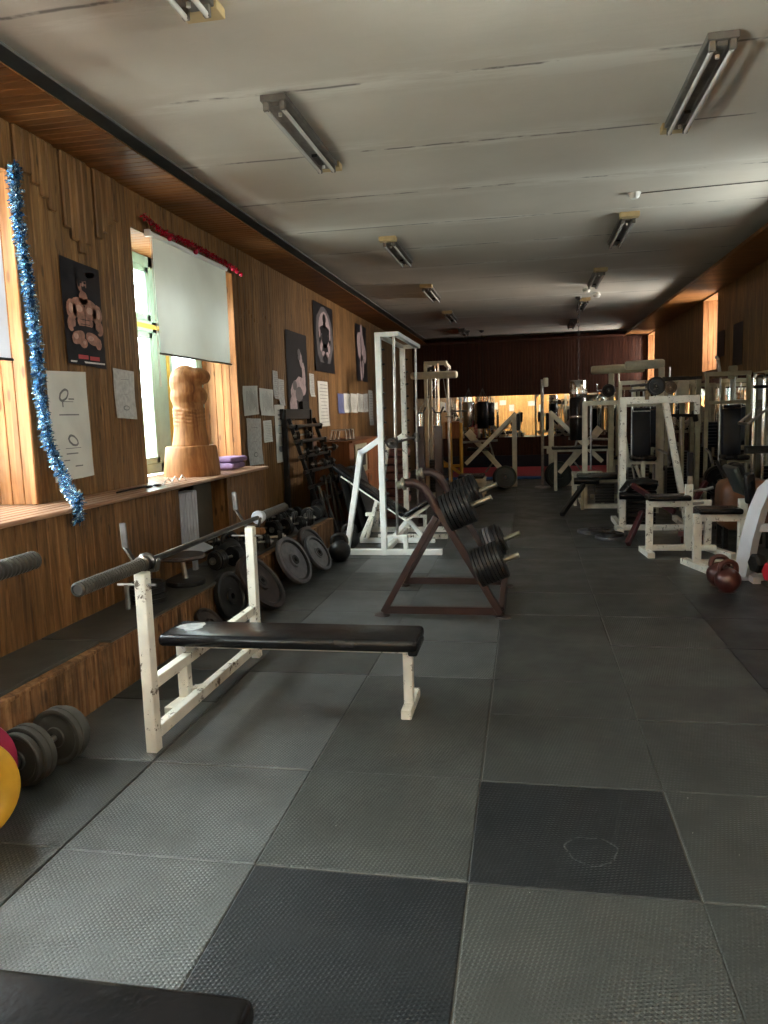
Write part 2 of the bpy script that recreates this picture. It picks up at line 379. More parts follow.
    def ell(s, c, r, rot=None, n=16, m=10, mi=0):
        c = V(c); R = rot if rot is not None else Matrix.Identity(3); vs = [c + R @ V(0, 0, r[2])]
        for i in range(1, m):
            th = PI*i/m
            vs += [c + R @ V(r[0]*math.sin(th)*math.cos(2*PI*j/n), r[1]*math.sin(th)*math.sin(2*PI*j/n), r[2]*math.cos(th)) for j in range(n)]
        vs.append(c + R @ V(0, 0, -r[2])); L = len(vs)-1; fs = [(0, 1+j, 1+(j+1) % n) for j in range(n)]
        for i in range(m-2):
            a = 1+i*n; b = a+n; fs += [(a+j, b+j, b+(j+1) % n, a+(j+1) % n) for j in range(n)]
        a = 1+(m-2)*n; fs += [(a+j, L, a+(j+1) % n) for j in range(n)]
        return s.add(vs, fs, True, mi)
    def build(s, name, mats, parent=None, kind=None, label=None, cat=None, group=None):
        me = bpy.data.meshes.new(name); me.from_pydata([tuple(v) for v in s.v], [], s.f)
        for m in (mats if isinstance(mats, (list, tuple)) else [mats]): me.materials.append(M[m])
        me.polygons.foreach_set('use_smooth', s.sm); me.polygons.foreach_set('material_index', s.mi)
        me.update()
        o = bpy.data.objects.new(name, me); COL.objects.link(o)
        if any(s.sm):
            try: me.set_sharp_from_angle(angle=math.radians(38))
            except Exception: pass
        if parent is not None: o.parent = parent
        elif s.o.length > 0: o.location = s.o
        if kind: o['kind'] = kind
        if label: o['label'] = label
        if cat: o['category'] = cat
        if group: o['group'] = group
        return o
def thing(name, label, cat, loc=(0, 0, 0), group=None, rz=0):
    o = bpy.data.objects.new(name, None); COL.objects.link(o); o.location = loc; o.rotation_euler = (0, 0, rz)
    o.empty_display_size = .1; o['label'] = label; o['category'] = cat
    if group: o['group'] = group
    return o
def part(t, name, mats, *prims, label=None):
    """world-coordinate primitives, made relative to the thing's base"""
    mb = MB(ROOT(t))
    for p in prims:
        k = {}
        if isinstance(p[-1], dict): k = p[-1]; p = p[:-1]
        getattr(mb, p[0])(*p[1:], **k)
    o = mb.build(name, mats, t)
    if label: o['label'] = label
    return o
def ROOT(t):
    while t.parent is not None: t = t.parent
    return t
def single(name, label, cat, mats, loc, *prims, group=None):
    e = type('L', (), {})(); e.location = loc
    mb = MB(e)
    for p in prims:
        k = {}
        if isinstance(p[-1], dict): k = p[-1]; p = p[:-1]
        getattr(mb, p[0])(*p[1:], **k)
    o = mb.build(name, mats, None); o.location = loc
    o['label'] = label; o['category'] = cat
    if group: o['group'] = group
    return o
def dup(root, loc, rz=None, label=None, group=None):
    r = root.copy(); COL.objects.link(r); r.location = loc
    if rz is not None: r.rotation_euler = (0, 0, rz) if not isinstance(rz, tuple) else rz
    if label: r['label'] = label
    if group: r['group'] = group
    for ch in list(root.children):
        c = ch.copy(); COL.objects.link(c); c.parent = r
        for g in list(ch.children):
            d = g.copy(); COL.objects.link(d); d.parent = c
    return r

# ------------------------------------------------------------------ room shell
YF, YB = -6.0, 22.0          # front (behind the viewer) and back
ZC, ZS = 3.65, 3.5
def planks(mb, o, u, v, n, U, Vv, w, mi=0, g=.006, start=0.0):
    """boards along v, laid side by side along u from distance start..U, V-grooved"""
    o = V(o); u = V(u); v = V(v); n = V(n)
    x = start
    while x < U-1e-4:
        nx = min(U, (math.floor(x/w+1e-6)+1)*w)
        pr = [(x, -g*1.2), (x+g, 0), (max(nx-g, x+g), 0), (nx, -g*1.2)]
        vs = [o + u*a + n*b + v*c for c in (0, Vv) for a, b in pr]
        mb.add(vs, [(i, i+1, i+5, i+4) for i in range(3)])
        x = nx
def wall_rects(y0, y1, z0, z1, holes):
    """split the wall into rectangles round the holes (hy0,hy1,hz0,hz1)"""
    out = []; y = y0
    for a, b, c, d in sorted(holes):
        if a > y: out.append((y, a, z0, z1))
        if c > z0: out.append((a, b, z0, c))
        if d < z1: out.append((a, b, d, z1))
        y = b
    if y < y1: out.append((y, y1, z0, z1))
    return out
PW = .0835
# left wall: thick body with openings, clad on the room side
lh = [(a, b, 1.05, 3.2) for a, b in LWIN]
mb = MB()
for a, b, c, d in wall_rects(YF-.3, YB+.3, -.1, 3.9, lh):
    mb.box((-3.45, (a+b)/2, (c+d)/2), (.46, b-a, d-c))
for a, b, c, d in wall_rects(YF, YB, 0, ZS+.02, lh):
    mm = MB(); planks(mm, (-3.2, 0, c), (0, 1, 0), (0, 0, 1), (1, 0, 0), b, d-c, PW, start=a)
    mb.add(mm.v, mm.f)
# second layer of boards on the pier between the windows, lower ends stepping in a V
zig = [(4.62, 3.24), (4.70, 3.22), (4.79, 3.18), (4.88, 3.12), (4.99, 3.05), (5.11, 2.98), (5.21, 2.91), (5.31, 2.83), (5.41, 2.91), (5.52, 2.99), (5.63, 3.05), (5.74, 3.13), (5.84, 3.17)]
for yy, zz in zig:
    k = math.floor(yy/PW)*PW + PW/2
    mb.box((-3.186, k, (zz+ZS)/2), (.03, PW-.006, ZS-zz), bev=.01)
for yy, zz in [(8.5+i*PW, 2.86 - .12*abs((i % 7)-3)/3) for i in range(14)]:
    k = math.floor(yy/PW)*PW + PW/2
    mb.box((-3.196, k, (zz+ZS)/2), (.008, PW-.008, ZS-zz), bev=.003)
mb.build('wall_left', 'clad', kind='structure')
# low wall under the sill, radiator niche 5.9..6.95
mb = MB()
for a, b in ((YF, 5.9), (6.95, 8.0)):
    planks(mb, (-2.85, 0, .3), (0, 1, 0), (0, 0, 1), (1, 0, 0), b, .76, .098, start=a)
planks(mb, (-2.85, 8.0, .3), (-1, 0, 0), (0, 0, 1), (0, 1, 0), .35, .76, .098)
mb.box((-2.862, 5.86, .68), (.03, .08, .76)); mb.box((-2.862, 6.99, .68), (.03, .08, .76))
mb.box((-2.87, (YF+5.9)/2, .68), (.02, 5.9-YF, .76)); mb.box((-2.87, (6.95+8)/2, .68), (.02, 1.04, .76)); mb.box((-3.03, 7.985, .68), (.34, .02, .76))
mb.box((-3.03, 5.89, .68), (.34, .02, .76)); mb.box((-3.03, 6.96, .68), (.34, .02, .76))
mb.build('wall_left_low', 'dado', kind='structure')
# step
def step():
    mb = MB(); planks(mb, (-2.4, 0, 0), (0, 1, 0), (0, 0, 1), (1, 0, 0), 9.25, .315, .07, start=YF)
    planks(mb, (-2.4, 9.25, 0), (-1, 0, 0), (0, 0, 1), (0, 1, 0), .8, .315, .07)
    mb.box((-2.81, (YF+9.24)/2, .155), (.80, 9.24-YF, .31)); mb.box((-2.43, (YF+9.25)/2, .322), (.075, 9.25-YF, .02), bev=.004)
    mb.build('trim_step', 'stepwood', kind='structure')
step()
# soffits, crown
mb = MB()
planks(mb, (-3.2, 0, ZS), (0, 1, 0), (1, 0, 0), (0, 0, -1), YB, .48, PW, start=YF)
mb.box((-2.96, (YF+YB)/2, ZS+.009), (.48, YB-YF, .008))
mb.build('trim_soffit_left', 'soffit', kind='structure')
mb = MB()
planks(mb, (3.2, 0, ZS), (0, 1, 0), (-1, 0, 0), (0, 0, -1), YB, .60, PW, start=YF)
mb.box((2.9, (YF+YB)/2, ZS+.013), (.60, YB-YF, .02)); mb.box((2.59, (YF+YB)/2, ZS+.01), (.02, YB-YF, .045))
mb.build('trim_soffit_right', 'soffit', kind='structure')
MB().box((0, 21.75, ZS+.01), (6.4, .5, .02)).build('trim_soffit_back', 'clad_back', kind='structure')
# ceiling, with a painted-in shadow strip above the left soffit edge
MB().box((-2.98, (YF+YB)/2, ZC-.008), (.44, YB-YF, .016)).build('trim_ceiling_shade_left', 'gapshade', kind='structure')
MB().box((0, (YF+YB)/2, ZC+.1), (7.4, YB-YF+.6, .2)).build('ceiling', 'ceiling', kind='structure')
# right wall
rh = [(a, b, 2.19, 3.48) for a, b in RWIN]
mb = MB()
for a, b, c, d in wall_rects(YF-.3, YB+.3, -.1, 3.9, rh): mb.box((3.45, (a+b)/2, (c+d)/2), (.46, b-a, d-c))
for a, b, c, d in wall_rects(YF, YB, 0, ZS+.02, rh):
    mm = MB(); planks(mm, (3.2, 0, c), (0, 1, 0), (0, 0, 1), (-1, 0, 0), b, d-c, PW, start=a); mb.add(mm.v, mm.f)
mb.build('wall_right', 'clad', kind='structure')
# back and front walls
mb = MB(); mb.box((0, YB+.15, 1.8), (7, .28, 4)); planks(mb, (-3.2, YB, 0), (1, 0, 0), (0, 0, 1), (0, -1, 0), 6.4, ZS+.15, PW)
mb.build('wall_back', 'clad_back', kind='structure')
mb = MB(); mb.box((0, YF-.15, 1.8), (7, .28, 4)); planks(mb, (-3.2, YF, 0), (1, 0, 0), (0, 0, 1), (0, 1, 0), 6.4, ZS+.15, PW)
mb.build('wall_front', 'clad_front', kind='structure')
MB().box((0, YB-.06, .17), (6.3, .06, .34), bev=.01).build('trim_back', 'navy', kind='structure')
# floor: a slab under loose rubber mats
MB().box((0, (YF+YB)/2, -.046), (7.2, YB-YF+.6, .08)).build('floor_slab', 'gap', kind='structure')
def mats():
    rr = random.Random(11)
    mb = MB()
    xs = [-3.27, -2.51, -1.755, -.98, -.21, .55, 1.30, 2.055, 2.81, 3.2]
    base = [2.45, 3.19, 3.95, 4.48, 5.22]
    rows = {i: [-5.9+.76*k for k in range(11)] + base + [5.22+.76*k for k in range(1, 23)] for i in range(9)}
    rows[3] = [r for r in rows[3] if abs(r-3.95) > .01]; rows[2] = [r for r in rows[2] if abs(r-3.95) > .01]
    for i in range(9):
        ys = rows[i]; off = .0 if i < 4 else -.012
        for a, b in zip(ys, ys[1:]):
            if b > YB: b = YB
            if b-a < .1: continue
            jx = rr.uniform(-.004, .004)
            a2, b2 = a+off+rr.uniform(-.006, .006), b+off+rr.uniform(-.006, .006)
            near = a < 4.4
            mi = (rr.choice([2, 0, 2, 0]) if i < 4 else rr.choice([3, 3, 0, 3, 1])) if not near else {(1, 2.45): 3, (2, 2.45): 2, (2, 1.7): 2, (3, 2.45): 0, (4, 2.45): 1, (3, 1.7): 1, (4, 1.7): 0, (5, 1.7): 3, (2, 3.19): 2, (3, 3.19): 0, (4, 3.19): 3, (5, 2.45): 3, (4, 3.95): 3, (2, 3.95): 2, (3, 3.95): 2, (1, 3.19): 2}.get((i, round(a, 2)), 3)  # own tones vary; greyer left mats also paint in the window light
            h = .0
            g = .002
            c = [(xs[i]+g+jx, a2+g), (xs[i+1]-g+jx, a2+g), (xs[i+1]-g+jx, b2-g), (xs[i]+g+jx, b2-g)]
            t = [rr.uniform(-.0015, .0015) for _ in range(4)]
            e = .005
            ci = [(c[0][0]+e, c[0][1]+e), (c[1][0]-e, c[1][1]+e), (c[2][0]-e, c[2][1]-e), (c[3][0]+e, c[3][1]-e)]
            vs = [(x, y, -.016) for x, y in c] + [(x, y, -.003+tt) for (x, y), tt in zip(c, t)] + [(x, y, tt) for (x, y), tt in zip(ci, t)]
            fs = [(8, 9, 10, 11)]
            for q in range(4):
                r_ = (q+1) % 4; fs += [(q, r_, 4+r_, 4+q), (4+q, 4+r_, 8+r_, 8+q)]
            mb.add(vs, fs, False, mi)
    ring = []                                   # worn ring on the dark mat
    for k in range(40):
        a = 2*PI*k/40; q = 1+.06*math.sin(3*a)+.04*math.sin(7*a)
        ring += [(.22+.088*q*math.cos(a), 2.69+.088*q*math.sin(a), .0022), (.22+.094*q*math.cos(a+.02), 2.69+.094*q*math.sin(a+.02), .0022)]
    mb.add(ring, [(2*k, 2*((k+1) % 40), 2*((k+1) % 40)+1, 2*k+1) for k in range(40) if k % 7], False, 2)
    for k in range(60):                         # chalk crumbs
        x, y, w = rr.uniform(-1.6, 2.2), rr.uniform(1.8, 6), rr.uniform(.002, .005)
        mb.add([(x, y, .003), (x+w, y+w*.4, .003), (x+w*.7, y+w*1.3, .003)], [(0, 1, 2)], False, 4)
    mb.build('floor', ['mat1', 'mat2', 'mat3', 'mat4', 'plastic'], kind='structure')
mats()
# black mats on the step
def step_mats():
    for k, (a, b, x0) in enumerate([(YF, 3.93, -2.45), (3.95, 6.1, -2.385), (6.12, 9.2, -2.46)]):
        single('rubber_mat', ['long black rubber mat on the wooden step nearest the viewer', 'black rubber mat overhanging the step edge beside the barbell bench', 'black rubber mat on the step under the pile of dumbbells'][k], 'mat', 'greyrubber', (0, (a+b)/2, .333),
               ('box', ((x0-2.84)/2, (a+b)/2, .338), (x0+2.84, b-a, .018), {'bev': .004}))
step_mats()
# sill
mb = MB()
for i in range(5):
    x = -2.80 - .082*i - .04
    mb.box((x, (YF+8.06)/2, 1.062), (.079, 8.06-YF, .028), bev=.008)
for a, b in LWIN:
    for i in range(5): mb.box((-3.25-.082*i, (a+b)/2, 1.062), (.079, b-a-.01, .028), bev=.008)
mb.build('trim_sill', 'sill', kind='structure')
# window linings, frames, glass, grille
def left_window(k, a, b):
    mb = MB()
    for yy, s in ((a+.006, 1), (b-.006, -1)): planks(mb, (-3.2, yy, 1.08), (-1, 0, 0), (0, 0, 1), (0, s, 0), .46, 2.12, .09)
    mb.build('trim_%d' % k, 'jamb', kind='structure')
    mb = MB(); planks(mb, (-3.2, 0, 3.193), (0, 1, 0), (-1, 0, 0), (0, 0, -1), b, .46, .09, start=a); mb.build('trim_head_%d' % k, 'revealtop', kind='structure')
    w = bpy.data.objects.new('window_%d' % k, None); COL.objects.link(w); w['kind'] = 'structure'
    X_ = -3.66; z0, z1, zt = 1.09, 3.19, 2.52
    mb = MB()
    for z in (z0+.05, z1-.05): mb.box((X_, (a+b)/2, z), (.09, b-a, .1), bev=.006)
    mb.box((X_, (a+b)/2, zt), (.09, b-a, .11), bev=.006)
    mc = a+1.25
    for yy, ww in ((a+.045, .09), (mc, .34), (b-.045, .09)): mb.box((X_, yy, (z0+z1)/2), (.09, ww, z1-z0), bev=.006)
    for y0, y1 in ((a+.08, mc-.16), (mc+.16, b-.08)):
        for zz0, zz1 in ((z0+.1, zt-.055), (zt+.055, z1-.1)):
            for yy in (y0+.035, y1-.035): mb.box((X_+.015, yy, (zz0+zz1)/2), (.05, .07, zz1-zz0), bev=.004)
            for zz in (zz0+.03, zz1-.03): mb.box((X_+.015, (y0+y1)/2, zz), (.05, y1-y0, .06), bev=.004)
    mb.build('window_frame', 'mint', w)
    MB().box((X_, (a+b)/2, (z0+z1)/2), (.006, b-a-.06, z1-z0-.1)).build('pane', 'glass', w)
    if a > 0:
        MB().box((X_+.047, (a+b)/2, zt), (.004, b-a-.1, .045)).build('sealing_tape', 'tape', w)
        MB().box((X_+.047, a+1.37, (z0+zt)/2), (.004, .07, zt-z0)).build('sealing_tape', 'tape', w)
    # grille outside
    mb = MB(); X2 = -3.80
    y = a+.06
    while y < b:
        mb.tube([(X2, y, 1.0), (X2, y, 3.25)], .009, 6); y += .30
    for yy in [a+.21+.30*i for i in range(7)]:
        for zz in [1.35+.42*j for j in range(5)]:
            pts = [(X2, yy+.11*math.cos(t)*(1-.5*t/6.3), zz+.18*math.sin(t)*(1-.4*t/6.3)) for t in [6.3*q/14 for q in range(15)]]
            mb.tube(pts, .007, 5)
    for zz in (1.12, 2.1, 3.15): mb.tube([(X2, a, zz), (X2, b, zz)], .009, 6)
    mb.build('window_grille', 'grille', w)
for k, (a, b) in enumerate(LWIN): left_window(k+1, a, b)
def right_window(k, a, b):
    mb = MB()
    for yy, s in ((a+.006, 1), (b-.006, -1)): planks(mb, (3.2, yy, 2.19), (1, 0, 0), (0, 0, 1), (0, s, 0), .46, 1.29, .09)
    mb.build('trim_%d' % k, 'jamb', kind='structure')
    mb = MB(); planks(mb, (3.2, 0, 3.474), (0, 1, 0), (1, 0, 0), (0, 0, -1), b, .46, .09, start=a); planks(mb, (3.2, 0, 2.196), (0, 1, 0), (1, 0, 0), (0, 0, 1), b, .46, .09, start=a)
    mb.build('trim_head_%d' % k, 'revealtop', kind='structure')
    w = bpy.data.objects.new('window_%d' % k, None); COL.objects.link(w); w['kind'] = 'structure'
    mb = MB()
    for z in (2.24, 3.43): mb.box((3.64, (a+b)/2, z), (.07, b-a, .09), bev=.005)
    for yy in (a+.04, (a+b)/2, b-.04): mb.box((3.64, yy, 2.83), (.07, .07, 1.28), bev=.005)
    mb.build('window_frame', 'white', w); MB().box((3.65, (a+b)/2, 2.83), (.006, b-a-.06, 1.2)).build('pane', 'glass', w)
for k, (a, b) in enumerate(RWIN): right_window(k+5, a, b)  # window_5, the first right one, is the added unseen window
# outdoors: pale ground and a hedge seen through the left windows
MB().box((-14, 8, -.65), (19, 50, .1)).build('ground', 'snow', kind='structure')
def hedge():
    rr = random.Random(3); mb = MB()
    for i in range(26):
        mb.ell((-13+rr.uniform(-1, 1), -4+i*1.25, .4+rr.uniform(0, .5)), (1.1, 1.2, 1.3+rr.uniform(0, .5)), n=10, m=7)
    o = mb.build('hedge', 'foliage', kind='stuff'); o['label'] = 'pale green foliage outdoors beyond the left windows'; o['category'] = 'bushes'
hedge()
# mirrors
single('wall_mirror', 'long horizontal mirror on the far back wall reflecting lit pine boards', 'mirror', 'mirror', (0, YB-.01, 1.42), ('box', (-.35, YB-.02, 1.43), (5.6, .012, 1.16)))
for k, (a, b) in enumerate([(8.0, 12.9), (12.95, 17.4), (17.45, 21.6)]):
    single('wall_mirror', ['tall wall mirror on the right wall, the nearest panel', 'tall wall mirror on the right wall below the nearer slit window', 'tall wall mirror on the right wall nearest the back corner'][k], 'mirror', 'mirror', (3.18, (a+b)/2, .95),
           ('box', (3.175, (a+b)/2, 1.1), (.012, b-a, 1.86)), group='right wall mirrors')

# ------------------------------------------------------------------ bench press benches with barbells
def bench(label, loc, top=.90, fx=0):
    t = thing('bench_press', label, 'weight bench', loc, 'matching cream bench press benches')
    x = -1.805+fx
    def q(px, py, pz): return (px, py, pz)
    o = V(loc); k = lambda p: (p[0]+o.x-(-1.24), p[1]+o.y-4.03, p[2])
    B = lambda a, b, w, h=None, **kw: ('beam', k(a), k(b), w, h, kw) if kw else ('beam', k(a), k(b), w, h)
    # uprights, rails
    for y in (3.30, 4.76):
        part(t, 'upright', 'cream', B((x, y, 0), (x, y, top-.01), .056, .064))
    part(t, 'lower_rail', 'cream', B((x, 3.34, .085), (x, 4.72, .085), .05, .06))
    part(t, 'middle_rail', 'cream', B((x, 3.34, .335), (x, 4.72, .335), .05, .055))
    # hooks: flat steel cradles with tall inner arm
    for y in (3.36, 4.80):
        h = part(t, 'bar_hook', 'darksteel', B((x-.02, y, top-.05), (x-.11, y, top+.10), .035, .012), B((x-.11, y, top+.095), (x-.115, y, top+.22), .035, .012),
                 B((x-.04, y, top-.012), (x+.05, y, top-.012), .035, .012), B((x+.045, y, top-.015), (x+.06, y, top+.045), .035, .012))
    for y in (3.30, 4.76):
        part(t, 'adjusting_pin', 'steel', ('tube', [k((x-.13, y, top-.07)), k((x+.07, y, top-.07))], .007, 8))
    part(t, 'hanging_peg', 'darksteel', ('tube', [k((x-.085, 3.30, top-.07)), k((x-.085, 3.30, top-.19))], .012, 8))
    # head leg with cross foot, tie beam to the rail
    part(t, 'leg', 'cream', B((-1.905, 3.88, .05), (-1.905, 3.88, .40), .06))
    part(t, 'foot', 'cream', B((-1.92, 3.70, .03), (-1.90, 4.06, .03), .065, .055), B((-1.90, 3.90, .07), (-1.80, 3.94, .085), .05))
    # front leg with cross foot
    part(t, 'leg', 'cream', B((-.635, 3.92, .055), (-.635, 3.92, .40), .052), label='front leg with patchy paint')
    part(t, 'foot', 'cream', B((-.635, 3.80, .028), (-.635, 4.15, .028), .056, .052))
    part(t, 'seat_rail', 'cream', B((-1.85, 3.82, .385), (-.60, 3.82, .385), .055, .04))
    pad = part(t, 'seat_pad', 'vinyl', ('box', k((-1.25, 3.825, .437)), (1.40, .31, .066), None, .026, 0, 3), ('box', k((-.575, 3.825, .40)), (.05, .28, .035), None, .012, 0, 2))
    pt = part(pad, 'worn_patch', 'wearpatch', ('lathe', [(.001, .0), (.075, .0), (.07, .0015), (.001, .002)], k((-1.83, 3.85, .4700)), (0, 0, 1), 14, 0, False, .25))
    return t
bench('cream bench press bench with long black pad, standing in front of the wooden step', (-1.24, 4.03, 0))
bench('nearest bench press bench, only its black pad corner showing at the bottom', (-1.225, 1.36, 0), 1.03, -.16)
def barbell(label, loc, r=1.0, half=1.36):
    t = thing('barbell', label, 'barbell', loc, 'empty barbells on the benches')
    x, y, z = loc
    part(t, 'shaft', 'darksteel', ('tube', [(x, y-.85, z), (x, y+.85, z)], .0155*r, 14))
    for s in (-1, 1):
        pr = []
        L0, L1 = .83, half
        n = 24
        for i in range(n+1):
            yy = L0 + (L1-L0)*i/n
            pr += [(.0235*r, yy), (.0325*r, yy+.004), (.0325*r, yy+.012), (.0235*r, yy+.016)]
        pr = [(.02*r, L0)] + pr + [(.031*r, L1+.016), (.024*r, L1+.02), (.022*r, L1+.012)]
        part(t, 'sleeve', 'sleevesteel', ('lathe', pr, (x, y, z), (0, s, 0), 18))
        part(t, 'collar', 'darksteel' if s < 0 else 'radiator', ('lathe', [(.016*r, .775), (.04*r, .775), (.047*r, .785), (.047*r, .80), (.038*r, .81), (.04*r, .845), (.02*r, .85)], (x, y, z), (0, s, 0), 20), label='pale grey collar' if s > 0 else None)
    return t
barbell('long empty barbell resting on the hooks of the cream bench press bench', (-1.82, 4.17, .924))
barbell('nearest thick empty barbell, its dark ribbed end entering at the left edge', (-1.80, 1.11, 1.105), 1.08, 1.38)

# ------------------------------------------------------------------ plates, dumbbells, kettlebells
def plate(label, loc, axis, R, th, mat, cat='weight plate', group=None, hub=.3, dish=.3, hole=.025, ring=None):
    t = thing('weight_plate', label, cat, loc, group)
    part(t, 'disc', mat, ('disc_plate', loc, axis, R, th, hole, 40, 0, hub, dish))
    if ring and R > .19: part(t, 'rim_groove', ring, ('lathe', [(R*.79, -th*.2), (R*.79, th*.2), (R*.83, th*.34), (R*.87, th*.52), (R*.85, th*.52), (R*.80, th*.30)], loc, axis, 44, 0, True, 0, True))
    if ring: part(t, 'hub_ring', ring, ('lathe', [(hole, -th*.55), (hole*1.9, -th*.62), (hole*2.1, -th*.3), (hole*2.1, th*.3), (hole*1.9, th*.62), (hole, th*.55)], loc, axis, 24, 0, True, 0, True))
    return t
def lean(y, x0, R, th, turn, tilt, label, mat, group=None, ring=None, **k):
    """plate standing on its rim at x0,y; face turned by 'turn' towards the viewer and tilted back"""
    n = V(math.cos(turn)*math.cos(tilt), -math.sin(turn)*math.cos(tilt), math.sin(tilt))
    up = V(-math.cos(turn)*math.sin(tilt), math.sin(turn)*math.sin(tilt), math.cos(tilt))
    c = V(x0, y, 0) + up*R + V(0, 0, math.sin(abs(tilt))*th/2)
    return plate(label, tuple(c), tuple(n), R, th, mat, group=group, ring=ring, **k)
G = 'plates leaning against the step'
lean(6.97, -2.11, .245, .045, .20, .50, 'large light grey weight plate leaning against the step, facing the viewer', 'plategrey', G, ring='iron', dish=.15)
lean(7.16, -2.16, .225, .04, .20, .50, 'dark plate hidden close behind the large light grey leaning plate', 'iron', G)
lean(7.80, -2.15, .235, .045, .18, .52, 'brown faced weight plate leaning behind a smaller grey one near the kettlebell', 'platebrown', G, ring='iron')
lean(7.62, -2.06, .20, .04, .18, .55, 'smaller dark grey plate leaning in front of the brown faced plate', 'plategrey', G, ring='iron')
lean(6.02, -2.06, .265, .05, .12, .66, 'large rusty brown plate leaning low beside the far bench upright', 'platebrown', G, ring='iron')
lean(5.62, -2.28, .20, .05, .15, .25, 'black plate standing against the step left of the rusty brown plate', 'iron', G)
lean(5.15, -2.22, .13, .05, .1, .75, 'small brown wheel lying tilted on the floor under the bench rail', 'platebrown', G)
# coloured plates at the left edge
def bumper(label, loc, axis, R, th, mat, group):
    t = thing('weight_plate', label, 'weight plate', loc, group)
    h = th/2
    part(t, 'disc', mat, ('lathe', [(.03, -h*.5), (.06, -h*.55), (.075, -h*.28), (R*.62, -h*.22), (R*.74, -h*.95), (R*.88, -h*1.1), (R*.98, -h*.8), (R, 0), (R*.98, h*.8), (R*.88, h*1.1), (R*.74, h*.95), (R*.62, h*.22), (.075, h*.28), (.06, h*.55), (.03, h*.5)], loc, axis, 48, 0, True, 0, True))
    part(t, 'hub_ring', 'steel', ('lathe', [(.025, -h*.6), (.04, -h*.62), (.04, h*.62), (.025, h*.6)], loc, axis, 20, 0, True, 0, True))
bumper('yellow plate with thick rounded rim at the left edge of the picture', (-2.137, 2.43, .205), (.80, -.58, .14), .205, .055, 'yellowplate', 'coloured plates by the step')
bumper('crimson plate standing just behind the yellow plate', (-2.265, 2.60, .205), (.86, -.50, .12), .205, .05, 'pinkplate', 'coloured plates by the step')
def dumbbell(label, loc, direction, R, n, th, gap, mat='iron', grip=.016, group=None, cat='dumbbell'):
    t = thing('dumbbell', label, cat, loc, group)
    d = V(direction).normalized(); c = V(loc)
    part(t, 'handle', 'steel', ('tube', [c-d*(gap/2+n*th+.04), c+d*(gap/2+n*th+.04)], grip, 12))
    for s in (-1, 1):
        for i in range(n):
            rr = R*(1 - .10*max(0, i-n+2)) if n > 2 else R*(1-.12*i)
            part(t, 'plate', mat, ('disc_plate', c + d*s*(gap/2+th*(i+.5)), tuple(d), rr, th*.94, .012, 28, 0, .35, .55))
        part(t, 'collar', 'steel', ('lathe', [(grip, 0), (.03, 0), (.032, .01), (.03, .022), (grip, .024)], c + d*s*(gap/2+n*th), tuple(d*s), 14))
    return t
dumbbell('big loaded dumbbell with thick dark plates on the floor by the step', (-2.205, 3.02, .137), (.10, 1, 0), .135, 3, .036, .14, mat='greyrubber', group='dumbbells with plates')

def kettlebell(label, loc, R, mat, rz=0, group=None):
    t = thing('kettlebell', label, 'kettlebell', loc, group, 0)
    x, y, z = loc
    prof = [(.001, 0), (R*.62, 0), (R*.72, R*.05)] + [(R*math.cos(a), R*.95+R*math.sin(a)) for a in [(-62+i*14)*PI/180 for i in range(11)]] + [(.001, R*1.97)]
    part(t, 'body', mat, ('lathe', prof, loc, (0, 0, 1), 28))
    c, s = math.cos(rz), math.sin(rz)
    pts = []
    for i in range(15):
        a = PI*i/14
        w = R*.62*math.cos(a)*(1+.16*math.sin(a)); h = R*1.6 + R*.86*math.sin(a)**.75
        pts.append((x+c*w, y+s*w, z+h))
    part(t, 'handle', mat, ('tube', pts, [R*.19 if 3 < i < 11 else R*.22 for i in range(15)], 12))
    return t
kettlebell('maroon kettlebell on the floor in front of the second stool, nearest of two', (1.68, 6.84, 0), .108, 'maroon', .15, 'maroon kettlebells')
kettlebell('maroon kettlebell hidden just behind the nearest maroon kettlebell', (1.665, 7.08, 0), .108, 'maroon', -.1, 'maroon kettlebells')
kettlebell('shiny black kettlebell at the foot of the white sloping machine leg', (-2.05, 8.12, 0), .122, 'iron', .3, 'black kettlebells')
kettlebell('black kettlebell behind the shiny one beside the step end', (-2.12, 8.92, 0), .12, 'iron', .1, 'black kettlebells')

# things on the step
ST = .3475
for i, (r, dx) in enumerate([(.13, 0), (.13, .008), (.125, -.006), (.12, .004)]):
    plate(['lowest', 'second', 'third', 'topmost'][i] + ' black plate of the flat stack on the step behind the near bench upright', (-2.62+dx, 4.85, ST+.018+i*.036), (0, 0, 1), r, .034, 'iron', group='flat plate stack on the step')
def pedestal():
    t = thing('revolving_stand', 'small round-topped stand with heavy disc base on the step under the barbell', 'stand', (-2.60, 5.42, ST))
    x, y, z = -2.60, 5.42, ST
    part(t, 'base', 'iron', ('lathe', [(.001, 0), (.15, 0), (.155, .015), (.15, .035), (.04, .045), (.001, .045)], (x, y, z), (0, 0, 1), 28))
    part(t, 'post', 'steel', ('tube', [(x, y, z+.04), (x-.02, y, z+.20)], [.022, .016], 12))
    part(t, 'top', 'platebrown', ('lathe', [(.001, 0), (.17, 0), (.18, .012), (.17, .03), (.001, .032)], (x-.02, y, z+.20), (0, 0, 1), 28))
pedestal()
single('metal_box', 'pale flat metal cover propped on the step under the radiator', 'box', 'radiator', (-2.72, 5.95, ST), ('box', (-2.72, 5.95, ST+.185), (.12, .34, .02), Matrix.Rotation(.45, 3, 'Y'), .004), ('box', (-2.76, 5.95, ST+.09), (.03, .05, .18)))
dumbbell('adjustable dumbbell with bright chrome collars on the step behind the far plates', (-2.52, 6.05, ST+.085), (.35, 1, 0), .085, 4, .024, .13, group='adjustable dumbbells', grip=.013)
